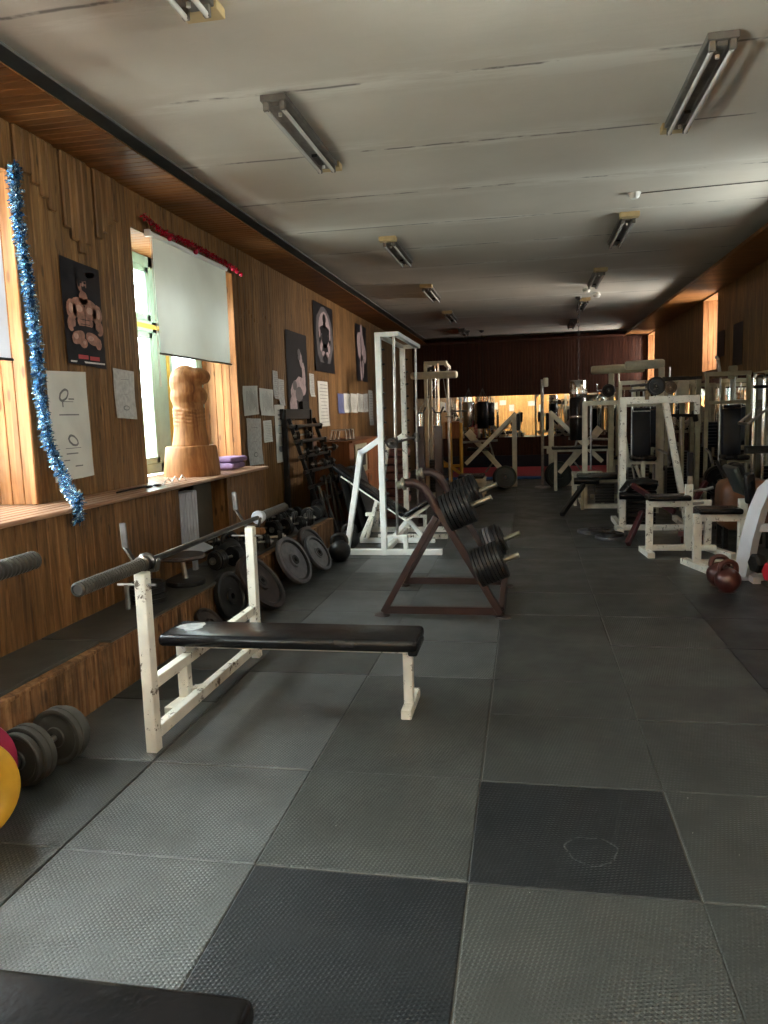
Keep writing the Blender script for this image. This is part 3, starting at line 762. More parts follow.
def ledge_stuff():
    rr = random.Random(5)
    spots = []
    labels = ['behind the grey leaning plate', 'near the wall', 'at the step edge', 'beside the dumbbell rack foot', 'in the dark heap', 'at the far end of the step']
    k = 0
    for i in range(22):
        y = 6.55 + i*.125; col = i % 3
        x = (-2.55, -2.80, -3.02)[col]
        a = rr.uniform(-.5, .5); R = rr.choice([.06, .07, .08, .09])
        if 9.35 < y: break
        n = rr.choice([2, 3]); th = .022
        where = 'along the edge' if col == 0 else ('in the middle' if col == 1 else 'along the wall')
        pos = ['first', 'second', 'third', 'fourth', 'fifth', 'sixth', 'seventh', 'eighth'][i//3]
        dumbbell('black dumbbell on the step, %s from the near end %s' % (pos, where), (x+rr.uniform(-.02, .02), y, ST+R), (math.cos(a+.9), math.sin(a+.9), 0), R, n, th, .11, group='dumbbells heaped on the step', grip=.012, mat='iron')
ledge_stuff()
kettlebell('black kettlebell standing on the step behind the far bench upright', (-2.62, 6.38, ST), .10, 'iron', .8, 'kettlebells on the step')
kettlebell('black kettlebell among dumbbells on the step near the dumbbell rack', (-2.56, 9.13, ST), .09, 'iron', .2, 'kettlebells on the step')
single('cloth_roll', 'small rolled tan cloth lying on the step behind the grey plate', 'cloth', 'carved', (-2.50, 6.72, ST+.16), ('tube', [(-2.56, 6.64, ST+.2), (-2.5, 6.74, ST+.2), (-2.46, 6.84, ST+.19)], [.035, .045, .03], 12))

# ------------------------------------------------------------------ radiator in the niche
def radiator():
    t = thing('radiator', 'grey white ribbed radiator in the niche under the window', 'radiator', (-3.05, 6.2, ST))
    pr = [('box', (-2.98, 5.98+i*.06, .70), (.12, .045, .56), None, .012, 0, 2) for i in range(8)]
    part(t, 'ribs', 'radiator', *pr)
    part(t, 'pipe', 'radiator', ('tube', [(-3.0, 6.44, .46), (-3.0, 6.60, .46), (-3.0, 6.60, .36)], .018, 10))
radiator()
single('panel', 'dark olive board standing in the niche right of the radiator', 'board', 'darkboard', (-3.0, 6.72, ST), ('box', (-3.02, 6.74, .68), (.03, .40, .66), None, .003))

# ------------------------------------------------------------------ window sill things, blinds, tinsel
def stump():
    t = thing('wood_carving', 'carved wooden raised fist on a log base standing on the window sill', 'wood carving', (-3.13, 6.86, 1.076))
    x, y, z = -3.15, 6.86, 1.076
    part(t, 'log_base', 'carved', ('lathe', [(.001, 0), (.265, 0), (.265, .04), (.252, .16), (.238, .27), (.228, .285), (.001, .29)], (x, y, z), (0, 0, 1), 40, 0, True, .03))
    mb = MB(t); z0 = z+.28
    mb.lathe([(.001, 0), (.175, 0), (.165, .05), (.150, .16), (.140, .26), (.136, .34), (.142, .40), (.001, .42)], (x, y, z0), (0, 0, 1), 32, wob=.03)
    mb.ell((x-.02, y, z0+.47), (.145, .155, .15))                 # palm and heel of the fist
    mb.ell((x-.015, y+.0, z0+.60), (.150, .16, .165))             # knuckles
    mb.ell((x+.095, y+.04, z0+.655), (.115, .135, .082), Matrix.Rotation(.12, 3, 'Y'))  # folded fingers overhanging to the right
    mb.ell((x+.085, y+.03, z0+.47), (.085, .12, .095))              # thumb heel
    mb.ell((x+.02, y-.10, z0+.55), (.10, .06, .085), Matrix.Rotation(.5, 3, 'Y'))
    for i in range(5):                                           # wrist creases
        pts = [(x+.148*math.cos(a), y+.148*math.sin(a), z0+.20+.035*i+.01*math.sin(a*2)) for a in [2*PI*q/24 for q in range(24)]]
        mb.tube(pts, .0075, 6, closed=True)
    o = mb.build('fist', 'carved', t)
    r = o.modifiers.new('remesh', 'REMESH'); r.mode = 'VOXEL'; r.voxel_size = .011; r.use_smooth_shade = True
    s = o.modifiers.new('smooth', 'SMOOTH'); s.factor = .5; s.iterations = 3
    return t
stump()
for i, (yy, zz, rz, L) in enumerate([(7.62, 1.10, .1, .30), (7.66, 1.17, -.1, .24)]):
    single('folded_cloth', ['lower folded purple cloth on the sill right of the carving', 'upper rolled purple cloth on the sill right of the carving'][i], 'cloth', 'purple', (-3.05, yy, 1.077+.06*i),
           ('box', (-3.10, yy, 1.115+.066*i), (.26, L+.15, .065 if i == 0 else .055), Matrix.Rotation(rz, 3, 'Z'), .028, 0, 3), group='purple cloths on the sill')
single('wire_stand', 'small zigzag white wire on the bright window sill left of the carving', 'wire', 'plastic', (-2.98, 6.1, 1.077), ('tube', [(-2.98, 5.92+i*.07, 1.082 if i % 2 == 0 else 1.125) for i in range(7)], .006, 8))
single('sunglasses', 'dark folded glasses lying on the sill between the windows', 'glasses', 'rubber', (-3.0, 5.5, 1.077), ('tube', [(-3.0, 5.2, 1.084), (-2.98, 5.3, 1.09), (-3.02, 5.45, 1.085), (-2.98, 5.62, 1.09)], .007, 8), ('ell', (-2.98, 5.66, 1.086), (.03, .05, .01)), ('ell', (-2.97, 5.78, 1.086), (.03, .05, .01)))
def blind(label, y0, y1, zb, slack, fab='blind'):
    t = thing('roller_blind', label, 'window blind', (-3.17, (y0+y1)/2, 3.2), 'roller blinds on the left windows')
    mb = MB(t); n = 14; vs = []; z1 = 3.19
    for j in range(n+1):
        f = j/n; yy = y0+(y1-y0)*f
        for i in range(9):
            h = i/8; w = .010*math.sin(f*9+h*2)*h + slack*h
            vs.append((-3.165+w, yy, z1-(z1-zb)*h))
    fs = [(j*9+i, (j+1)*9+i, (j+1)*9+i+1, j*9+i+1) for j in range(n) for i in range(8)]
    mb.add(vs, fs, True); mb.build('fabric', fab, t)
    part(t, 'roller', 'plastic', ('tube', [(-3.165, y0-.02, 3.20), (-3.165, y1+.02, 3.20)], .022, 14))
    part(t, 'bracket', 'plastic', ('box', (-3.175, y0-.045, 3.2), (.05, .03, .06), None, .004))
    part(t, 'bottom_bar', 'darksteel', ('tube', [(-3.165+slack, y0, zb), (-3.165+slack, y1, zb)], .010, 8))
    part(t, 'pull_chain', 'plastic', ('tube', [(-3.15, y0-.05, 3.2), (-3.15, y0-.05, 1.9)], .003, 5), ('tube', [(-3.15, y0-.02, 3.2), (-3.15, y0-.03, 1.9)], .003, 5))
blind('off-white roller blind half lowered behind the wood carving, red tinsel above', 6.36, 8.02, 2.19, .01)
blind('bluish white roller blind at the left edge of the picture beside blue tinsel', 2.45, 4.36, 2.01, .01, 'blindblue')
blind('roller blind on the left window beyond the viewer', -1.3, .7, 2.05, .01)
def tinsel(name, label, cat, pts, R, n, mats, w=.005, group=None, bead=None):
    rr = random.Random(9); P_ = [V(p) for p in pts]
    e = type('L', (), {})(); e.location = P_[0]; mb = MB(e)
    mb.tube(P_, .006, 6)
    seg = [(P_[i+1]-P_[i]).length for i in range(len(P_)-1)]; T = sum(seg)
    for k in range(n):
        s = rr.random()*T; i = 0
        while i < len(seg)-1 and s > seg[i]: s -= seg[i]; i += 1
        c = P_[i].lerp(P_[i+1], s/seg[i])
        d = V(rr.gauss(0, 1), rr.gauss(0, 1), rr.gauss(0, 1)).normalized(); L = R*rr.uniform(.6, 1.15)
        q = d.cross(V(rr.random(), rr.random(), rr.random())).normalized()*w*rr.uniform(.6, 1.5)
        tip = c+d*L; mid = c+d*L*.5+q.cross(d)*1.5
        mb.add([c-q, c+q, mid-q, mid+q, tip-q*.6, tip+q*.6], [(0, 1, 3, 2), (2, 3, 5, 4)], False, rr.choices(range(len(mats)), [4, 5, 2][:len(mats)])[0])
    if bead:
        for p in bead: mb.ell(p, (.024, .024, .024), n=10, m=7, mi=1)
    o = mb.build(name, mats); o['label'] = label; o['category'] = cat
    if group: o['group'] = group
tinsel('tinsel_garland', 'blue tinsel garland hanging down the pine wall past the sill', 'tinsel', [(-3.13, 4.50, 3.21), (-3.14, 4.51, 2.9), (-3.13, 4.54, 2.57), (-3.13, 4.57, 2.2), (-3.13, 4.57, 1.85), (-3.12, 4.59, 1.5), (-3.04, 4.60, 1.27), (-2.93, 4.50, 1.16), (-2.79, 4.36, 1.13), (-2.765, 4.31, .99)], .052, 4600, ['tinsel', 'tinselsilver', 'tinseldark'])
tinsel('tinsel_garland', 'dark red tinsel garland draped along the top of the blind', 'tinsel', [(-3.13, 6.16, 3.30), (-3.12, 6.5, 3.24), (-3.11, 6.9, 3.25), (-3.11, 7.3, 3.25), (-3.12, 7.8, 3.24), (-3.13, 8.28, 3.22)], .038, 1100, ['redtinsel', 'redbead'], bead=[(-3.11, 8.10, 3.21), (-3.11, 8.22, 3.20), (-3.11, 8.34, 3.19), (-3.11, 7.15, 3.20), (-3.11, 6.6, 3.21)])
single('wall_hook', 'round white knob on the wall at the top of the blue tinsel', 'knob', 'plastic', (-3.18, 4.36, 3.24), ('lathe', [(.001, 0), (.02, 0), (.02, .02), (.035, .03), (.035, .05), (.001, .055)], (-3.2, 4.36, 3.24), (1, 0, 0), 16))

# ------------------------------------------------------------------ posters and papers
def sheet(mb, y0, y1, z0, z1, skew=0, x=-3.192, curl=.004, mi=0, seed=0):
    rr = random.Random(seed); n, m = 8, 10; vs = []
    ph = rr.random()*6
    for i in range(n+1):
        for j in range(m+1):
            f, g = i/n, j/m
            vs.append((x+.006+curl*math.sin(f*5+ph+g*2)+curl*.8*math.sin(g*7+ph)+(.012*(1-g)**6*(1 if rr.random() < .5 else .6)), y0+(y1-y0)*f, z0+(z1-z0)*g+skew*(f-.5)))
    N = len(vs); vs += [(a-.002, b, c) for a, b, c in vs]
    fs = []
    for i in range(n):
        for j in range(m):
            a = i*(m+1)+j; fs += [(a, a+m+1, a+m+2, a+1), (N+a+1, N+a+m+2, N+a+m+1, N+a)]
    mb.add(vs, fs, True, mi)
def blob(mb, y, z, ry, rz, mi, lay, rot=0, n=20, x=-3.192, lump=.0, seed=1):
    rr = random.Random(seed); xx = x+.013+.0012*lay
    ring = []
    for k in range(n):
        a = 2*PI*k/n; q = 1+lump*rr.uniform(-1, 1)
        u, w = ry*math.cos(a)*q, rz*math.sin(a)*q
        ring.append((xx, y+u*math.cos(rot)-w*math.sin(rot), z+u*math.sin(rot)+w*math.cos(rot)))
    mb.add(ring+[(xx, y, z)], [(k, (k+1) % n, n) for k in range(n)], False, mi)
def bar2(mb, y, z, w, h, mi, lay, x=-3.192):
    xx = x+.013+.0012*lay; mb.add([(xx, y-w/2, z-h/2), (xx, y+w/2, z-h/2), (xx, y+w/2, z+h/2), (xx, y-w/2, z+h/2)], [(0, 1, 2, 3)], False, mi)
def poster(label, y0, y1, z0, z1, mats, draw, group='bodybuilding posters', skew=0, seed=1, curl=.0012, x=-3.192, name='poster', cat='poster'):
    e = type('L', (), {})(); e.location = V(x, (y0+y1)/2, (z0+z1)/2); mb = MB(e)
    sheet(mb, y0, y1, z0, z1, skew, x, curl, 0, seed)
    W, H = y1-y0, z1-z0
    def B(u, v, a, b, mi, lay, rot=0, lump=.05): blob(mb, y0+W*u, z0+H*v, a*W, b*H, mi, lay, rot, x=x, lump=lump, seed=int(u*100+v*777))
    def R(u, v, a, b, mi, lay): bar2(mb, y0+W*u, z0+H*v, a*W, b*H, mi, lay, x=x)
    draw(B, R)
    o = mb.build(name, mats); o['label'] = label; o['category'] = cat; o['group'] = group
    return o
def d1(B, R):
    B(.62, .86, .30, .12, 2, 1); B(.70, .90, .16, .03, 3, 1, .2); B(.20, .86, .16, .05, 2, 1)
    B(.5, .66, .11, .07, 1, 1); B(.32, .60, .20, .055, 1, 1, .25); B(.68, .60, .20, .055, 1, 1, -.25)
    B(.48, .80, .12, .085, 1, 2); B(.48, .865, .14, .045, 0, 3); B(.40, .81, .035, .05, 0, 3); B(.52, .755, .06, .03, 0, 3); B(.45, .81, .03, .012, 0, 4); B(.55, .81, .03, .012, 0, 4); B(.50, .79, .02, .02, 3, 4)
    B(.17, .53, .13, .10, 1, 3, .3); B(.83, .52, .13, .10, 1, 3, -.3); B(.15, .54, .05, .05, 3, 4); B(.86, .53, .05, .05, 3, 4)
    B(.35, .535, .17, .075, 1, 3, .1); B(.65, .53, .17, .075, 1, 3, -.1); B(.36, .55, .09, .035, 3, 4); B(.63, .545, .09, .035, 3, 4)
    B(.5, .43, .20, .08, 1, 2); R(.5, .43, .012, .14, 0, 4); R(.5, .45, .26, .006, 0, 4); R(.5, .405, .24, .006, 0, 4)
    B(.5, .345, .34, .045, 0, 5); B(.14, .40, .10, .08, 1, 4, -.3); B(.86, .39, .10, .08, 1, 4, .3)
    B(.28, .27, .17, .065, 1, 6, .25); B(.66, .27, .19, .06, 1, 6, -.2); B(.22, .28, .06, .03, 3, 7); B(.60, .275, .08, .025, 3, 7); B(.40, .22, .10, .05, 1, 7); B(.42, .225, .04, .02, 3, 8); B(.80, .23, .08, .06, 1, 7)
    R(.38, .085, .26, .04, 4, 3); R(.68, .08, .26, .04, 4, 3); R(.5, .035, .9, .016, 5, 3)
poster('colour bodybuilder poster with red lettering on the boards between the windows', 5.0, 5.50, 2.02, 2.76, ['posterdark', 'skin', 'posterdark', 'skinlt', 'posterred', 'posterwhite'], d1, skew=-.02)
def d2(B, R):
    B(.35, .30, .24, .12, 1, 1, .2); B(.62, .36, .24, .11, 1, 2, -.2); B(.50, .26, .18, .09, 2, 3)
    B(.76, .50, .08, .16, 1, 3, .12); B(.64, .68, .07, .10, 1, 3, .35); B(.56, .76, .07, .05, 2, 4); B(.55, .70, .06, .03, 2, 5)
    B(.22, .10, .17, .15, 1, 2); B(.30, .36, .10, .06, 2, 4)
poster('tall dark poster of a raised flexed arm above the dumbbell rack', 10.10, 11.10, 1.62, 2.78, ['posterdark', 'skinmauve', 'postergrey'], d2, seed=3)
def d3(B, R):
    B(.5, .52, .44, .45, 1, 1); B(.5, .60, .30, .30, 2, 2, 0, .02)
    B(.5, .79, .085, .075, 0, 3); B(.5, .70, .07, .05, 0, 3); B(.5, .62, .26, .075, 0, 3); B(.5, .50, .17, .14, 0, 4); B(.5, .34, .15, .09, 0, 4)
    B(.26, .52, .07, .11, 0, 4); B(.74, .52, .07, .11, 0, 4); B(.24, .56, .035, .07, 2, 5); B(.76, .56, .035, .07, 2, 5); B(.30, .38, .06, .09, 2, 4, -.3); B(.70, .38, .06, .09, 2, 4, .3)
    B(.40, .27, .08, .04, 2, 5); B(.60, .27, .08, .04, 2, 5); B(.5, .20, .13, .08, 0, 5); R(.5, .07, 1, .14, 0, 2)
poster('dark silhouette poster hung highest, middle of the three tall posters', 11.55, 12.75, 2.30, 3.36, ['posterdark', 'postergrey', 'skinmauve'], d3, seed=4)
def d4(B, R):
    B(.42, .62, .30, .26, 1, 1, .1); B(.42, .55, .04, .3, 0, 2); B(.48, .88, .09, .14, 1, 2, .1); B(.20, .70, .13, .15, 1, 2, -.2); B(.72, .50, .15, .17, 1, 2, .2); B(.45, .24, .17, .24, 1, 1); B(.45, .22, .03, .2, 0, 3)
poster('narrow dark poster of a muscular back, farthest of the tall posters', 14.5, 15.5, 2.26, 3.34, ['posterdark', 'skinmauve'], d4, seed=5)
def sketch(B, R):
    B(.35, .78, .14, .05, 1, 1, .5); B(.35, .78, .10, .03, 0, 2, .5); R(.42, .72, .3, .006, 1, 3); R(.3, .70, .03, .06, 1, 3); R(.52, .745, .14, .012, 1, 3)
    R(.45, .60, .5, .012, 1, 1); B(.5, .36, .14, .05, 1, 1, -.4); B(.5, .36, .10, .03, 0, 2, -.4); R(.48, .29, .4, .006, 1, 3); R(.45, .24, .3, .012, 1, 1); R(.3, .18, .15, .01, 1, 1); R(.6, .12, .2, .012, 1, 1)
def lines(B, R):
    for i in range(9): R(.18+.08*i, .5+.06*math.sin(i*2), .018, .62+.12*math.sin(i*5), 1, 1)
def rows(B, R):
    for i in range(12): R(.5+.04*math.sin(i*3), .92-.075*i, .7+.14*math.sin(i*7), .010, 1, 1)
def barrows(B, R):
    for i, (v, h) in enumerate([(.90, .012), (.82, .03), (.75, .02), (.64, .012), (.50, .016), (.25, .05), (.22, .03)]): R(.5, v, .55, h, 1, 1)
    B(.45, .22, .25, .05, 1, 2)
def blank(B, R):
    R(.5, .8, .4, .008, 1, 1); R(.45, .5, .3, .006, 1, 1); B(.5, .22, .16, .05, 1, 1); B(.5, .22, .12, .035, 0, 2)
PAP = [
 ('large sheet with two pencil exercise sketches right of the blue tinsel', 4.74, 5.22, 1.21, 1.97, sketch, 'paper'),
 ('crumpled plastic covered sheet just left of the carving window', 5.60, 5.92, 1.63, 2.02, blank, 'papergrey'),
 ('upper left sheet with dark vertical strokes right of the window', 8.40, 8.90, 1.64, 1.98, lines, 'paper'),
 ('upper second sheet with vertical strokes right of the window', 8.96, 9.46, 1.63, 1.96, lines, 'paper'),
 ('tall faint sheet hanging lowest just right of the window sill end', 8.47, 8.95, 1.05, 1.60, blank, 'papergrey'),
 ('small single sheet below the two stroke sheets', 9.05, 9.36, 1.30, 1.57, rows, 'paper'),
 ('long white sheet with black barbell diagrams left of the dumbbell rack', 9.50, 9.92, 1.02, 1.77, barrows, 'paper'),
 ('topmost narrow grey slip above the stroke sheets', 9.49, 9.68, 1.84, 2.20, rows, 'papergrey'),
 ('narrow grey slip beside the flexed arm poster', 9.70, 9.93, 1.76, 2.10, rows, 'papergrey'),
 ('small pale green slip between the flexed arm and silhouette posters', 11.2, 11.44, 1.90, 2.24, rows, 'papergrey'),
 ('long white sheet with taped edge below the silhouette poster', 11.66, 12.26, 1.44, 2.15, rows, 'paper'),
 ('first of the row of printed sheets, with blue margin, above the cabinet', 12.92, 13.35, 1.64, 1.98, lines, 'posterblue'),
 ('second of the row of printed sheets above the cabinet', 13.37, 13.87, 1.65, 1.99, lines, 'paper'),
 ('third of the row of printed sheets above the cabinet', 13.90, 14.40, 1.65, 2.0, lines, 'paper'),
 ('fourth of the row of printed sheets above the cabinet', 14.44, 14.98, 1.66, 2.01, lines, 'paper'),
 ('last of the row of printed sheets above the cabinet', 15.02, 15.45, 1.66, 2.02, lines, 'papergrey'),
 ('narrow long grey sheet right of the printed row, hanging lower', 15.55, 15.95, 1.38, 2.10, rows, 'papergrey'),
]
for i, (lb, a, b, c, d, fn, mt) in enumerate(PAP):
    poster(lb, a, b, c, d, [mt, 'ink'], fn, 'papers pinned to the left wall', skew=random.Random(i).uniform(-.02, .02), seed=i, curl=.003, name='paper_sheet', cat='paper')
for i, (a, b, c, d) in enumerate([(13.6, 14.05, 2.38, 2.80), (12.5, 13.05, 2.18, 2.82)]):
    single('poster', ['small dark poster on the right wall, nearer the slit window', 'dark poster on the right wall, farther from the slit window'][i], 'poster', 'posterdark', (3.195, (a+b)/2, (c+d)/2), ('box', (3.192, (a+b)/2, (c+d)/2), (.004, b-a, d-c)), group='posters on the right wall')
single('wall_bracket', 'small white angled bracket on the right wall under the dark poster', 'bracket', 'plastic', (3.15, 13.7, 2.2), ('beam', (3.18, 13.95, 2.34), (3.05, 13.5, 2.36), .05, .03), ('beam', (3.17, 13.9, 2.34), (3.12, 13.55, 2.10), .05, .03))
# papers on the wall behind the viewer, seen in the far mirror
for i, (x, z, w, h) in enumerate([(-2.0, 1.9, .35, .45), (-1.5, 2.1, .4, .3), (-.95, 1.75, .3, .4), (.3, 2.0, .45, .3), (.9, 1.7, .3, .42), (1.6, 2.05, .35, .45)]):
    single('paper_sheet', '%s white sheet from the left on the pine wall behind the viewer' % ['first', 'second', 'third', 'fourth', 'fifth', 'last'][i], 'paper', 'paper', (x, YF+.01, z), ('box', (x, YF+.012, z), (w, .004, h)), group='papers on the wall behind the viewer')

# ------------------------------------------------------------------ ceiling fittings
def lamp(loc, far_block, near_block, dim, label):
    x, y, z = loc; L = 1.38
    t = thing('ceiling_light', label, 'ceiling light', loc, 'fluorescent battens on the ceiling')
    part(t, 'housing', 'fixture', ('box', (x, y+L/2, z-.02), (.17, L, .04), None, .004), ('box', (x, y+L/2, z-.05), (.06, L-.06, .03), None, .004))
    for yy in (y+.03, y+L-.03):
        part(t, 'end_cap', 'fixture', ('box', (x-.055, yy, z-.065), (.035, .03, .06), None, .004)); part(t, 'end_cap', 'fixture', ('box', (x+.055, yy, z-.065), (.035, .03, .06), None, .004))
    for s in (-1, 1):
        part(t, 'tube', 'tube', ('tube', [(x+.055*s, y+.03, z-.085), (x+.055*s, y+L-.03, z-.085)], .014, 12))
    part(t, 'starter', 'plastic', ('tube', [(x, y+.15, z-.055), (x, y+.15, z-.085)], .012, 8)); part(t, 'starter', 'plastic', ('tube', [(x, y+L-.12, z-.055), (x, y+L-.12, z-.085)], .012, 8))
    part(t, 'ballast', 'iron', ('box', (x, y+L*.78, z-.07), (.045, .2, .03), None, .004))
    if far_block: part(t, 'mounting_block', 'block', ('box', (x, y+L+.045, z-.025), (.20, .11, .05), None, .003))
    if near_block: part(t, 'mounting_block', 'block', ('box', (x, y-.045, z-.025), (.20, .11, .05), None, .003))
    return t
LFT = [(2.46, 1, 0), (4.97, 1, 0), (9.17, 0, 1), (12.65, 0, 1), (16.0, 0, 1), (19.35, 0, 0)]
RGT = [(4.82, 1, 0), (8.88, 0, 1), (12.15, 0, 1), (15.25, 0, 1), (18.65, 0, 0)]
od = ['nearest', 'second', 'third', 'fourth', 'fifth', 'farthest']
for i, (y, fb, nb) in enumerate(LFT): lamp((-1.58, y, ZC), fb, nb, 0, '%s unlit twin tube light of the left ceiling row' % od[i])
for i, (y, fb, nb) in enumerate(RGT): lamp((1.09, y, ZC), fb, nb, 0, '%s unlit twin tube light of the right ceiling row' % (od[i] if i < 4 else 'farthest'))
def detector():
    t = thing('smoke_detector', 'small white round detector on the ceiling before the second right light', 'smoke detector', (1.04, 8.06, ZC))
    part(t, 'body', 'plastic', ('lathe', [(.001, -.055), (.03, -.055), (.05, -.035), (.055, 0)], (1.04, 8.06, ZC), (0, 0, 1), 20))
    part(t, 'base', 'plastic', ('lathe', [(.06, -.012), (.062, 0)], (1.04, 8.06, ZC), (0, 0, 1), 20))
    single('cable', 'thin brown cable running across the ceiling from the detector to the right', 'cable', 'wire', (2.1, 8.02, ZC-.01), ('tube', [(1.1, 8.06, ZC-.008), (1.6, 8.0, ZC-.012), (2.2, 7.98, ZC-.008), (2.9, 8.02, ZC-.01), (3.19, 8.02, ZC-.01)], .005, 6))
detector()
for i, (x, y, a) in enumerate([(1.02, 13.95, 'second'), (1.25, 14.6, 'third')]):
    single('ceiling_lamp', '%s small round white lamp on the ceiling among the far right lights' % ['first', 'second'][i], 'lamp', 'plastic', (x, y, ZC), ('lathe', [(.001, -.09), (.05, -.085), (.07, -.05), (.06, -.02), (.03, 0)], (x, y, ZC), (0, 0, 1), 16), group='small round ceiling lamps')

# ------------------------------------------------------------------ A-frame plate tree
def plate_tree():
    t = thing('plate_rack', 'dark oxblood A-frame plate rack loaded with black plates, mid floor', 'plate rack', (-.66, 6.45, 0))
    ax = V(.86, 0, .36).normalized()          # pegs point right and up
    for k, y in enumerate((5.88, 6.95)):
        part(t, 'main_leg', 'brown', ('beam', (-.21, y, .03), (-.69, y, .86), .055, .065, (0, 1, 0)), ('tube', [(-.685, y, .85), (-.75, y, .96), (-.80, y, 1.03), (-.87, y, 1.065), (-.96, y, 1.06)], .036, 10))
        part(t, 'brace_leg', 'brown', ('beam', (-1.14, y, .03), (-.70, y, .80), .05, .06, (0, 1, 0)))
        part(t, 'base_rail', 'brown', ('beam', (-1.14, y, .05), (-.20, y, .05), .05, .06))
        for x in (-1.15, -.19): part(t, 'foot_pad', 'platebrown', ('lathe', [(.001, 0), (.065, 0), (.06, .012), (.001, .018)], (x, y, 0), (0, 0, 1), 16, 0, True, .1))
        part(t, 'holder', 'brass', ('tube', [(-.93, y, 1.06), (-1.0, y, 1.045)], .032, 14), ('lathe', [(.03, 0), (.05, .01), (.05, .03), (.03, .04)], (-.93, y, 1.06), (-1, 0, -.2), 16))
        part(t, 'peg', 'brass', ('tube', [V(-.62, y, .80), V(-.62, y, .80)+ax*.38], .022, 12))
        part(t, 'peg', 'brass', ('tube', [V(-.40, y, .36), V(-.40, y, .36)+ax*.36], .022, 12))
    part(t, 'side_rail', 'brown', ('beam', (-.21, 5.88, .05), (-.21, 6.95, .05), .05, .06))
    part(t, 'cross_rail', 'brown', ('beam', (-.69, 5.88, .84), (-.69, 6.95, .84), .05, .05))
    cnt = 0
    names = ['first', 'second', 'third', 'fourth', 'fifth', 'sixth', 'seventh', 'eighth', 'ninth']
    for y, lo, base, n, R, th, mt, where in ((5.88, 0, V(-.67, 5.88, .80), 7, .148, .031, 'iron', 'near upper peg'), (6.95, 0, V(-.68, 6.95, .80), 7, .155, .031, 'iron', 'far upper peg'),
                                  (5.88, 1, V(-.44, 5.88, .365), 8, .150, .028, 'iron', 'near lower peg'), (6.95, 1, V(-.43, 6.95, .365), 6, .150, .031, 'plategrey', 'far lower peg')):
        for i in range(n):
            r = R*(1-.0*i)
            m = mt
            if mt == 'plategrey': m = 'plategrey' if i in (1, 2) else 'iron'; r = .15 if i < 5 else .12
            c = base + ax*(.045+th*(i+.5))
            o = plate('%s plate from the left on the %s of the oxblood rack' % (names[i], where), tuple(c), tuple(ax), r, th*.95, m, group='plates on the oxblood rack', dish=.7)
plate_tree()

# ------------------------------------------------------------------ Smith machine and decline bench
def smith():
    t = thing('smith_machine', 'tall white Smith machine frame with sloping front legs beside the plate rack', 'exercise machine', (-1.55, 9.35, 0))
    W = 'white'
    for k, y in enumerate((8.50, 10.20)):
        w = W if k == 0 else 'cream'
        part(t, 'upright', w, ('beam', (-1.615, y, 0), (-1.615, y, 2.47), .065, .075))
        part(t, 'sloping_leg', w, ('beam', (-2.06, y, .03), (-1.85, y, 1.20), .06, .07, (0, 1, 0)), ('beam', (-1.86, y, 1.17), (-1.63, y, 1.32), .06, .07, (0, 1, 0)))
        part(t, 'base_rail', w, ('beam', (-2.10, y, .035), (-.95, y, .035), .07, .065))
        part(t, 'top_rail', w, ('beam', (-1.65, y, 2.475), (-1.38, y, 2.475), .065, .05))
        part(t, 'guide_rod', 'steel', ('tube', [(-1.46, y, .2), (-1.44, y, 2.46)], .016, 12))
        part(t, 'rod_box', w, ('box', (-1.48, y, .215), (.28, .06, .035), None, .004), ('box', (-1.365, y, .11), (.05, .06, .20), None, .004))
        part(t, 'peg_holes', 'iron', *[('tube', [(-1.57, y-.02, .55+.16*i), (-1.545, y-.03, .55+.16*i)], .012, 8) for i in range(12)])
        part(t, 'bar_slider', 'darksteel', ('tube', [(-1.455, y, 1.22), (-1.455, y, 1.34)], .032, 14), ('tube', [(-1.46, y, 1.28), (-1.56, y, 1.28), (-1.58, y, 1.31)], .012, 8))
    part(t, 'top_beam', W, ('beam', (-1.41, 8.5, 2.475), (-1.41, 10.2, 2.475), .06, .05), ('beam', (-1.615, 8.5, 2.475), (-1.615, 10.2, 2.475), .05, .05))
    part(t, 'rear_base_rail', 'cream', ('beam', (-1.9, 9.6, .035), (-1.0, 9.6, .035), .06, .06), ('beam', (-1.62, 8.5, .035), (-1.62, 10.2, .035), .06, .06))
    b = part(t, 'bar', 'darksteel', ('tube', [(-1.47, 8.2, 1.28), (-1.47, 10.55, 1.28)], .015, 12))
    for y in (8.36, 10.3): part(b, 'end_plate', 'iron', ('disc_plate', (-1.47, y, 1.28), (0, 1, 0), .062, .03, .012, 24, 0))
smith()
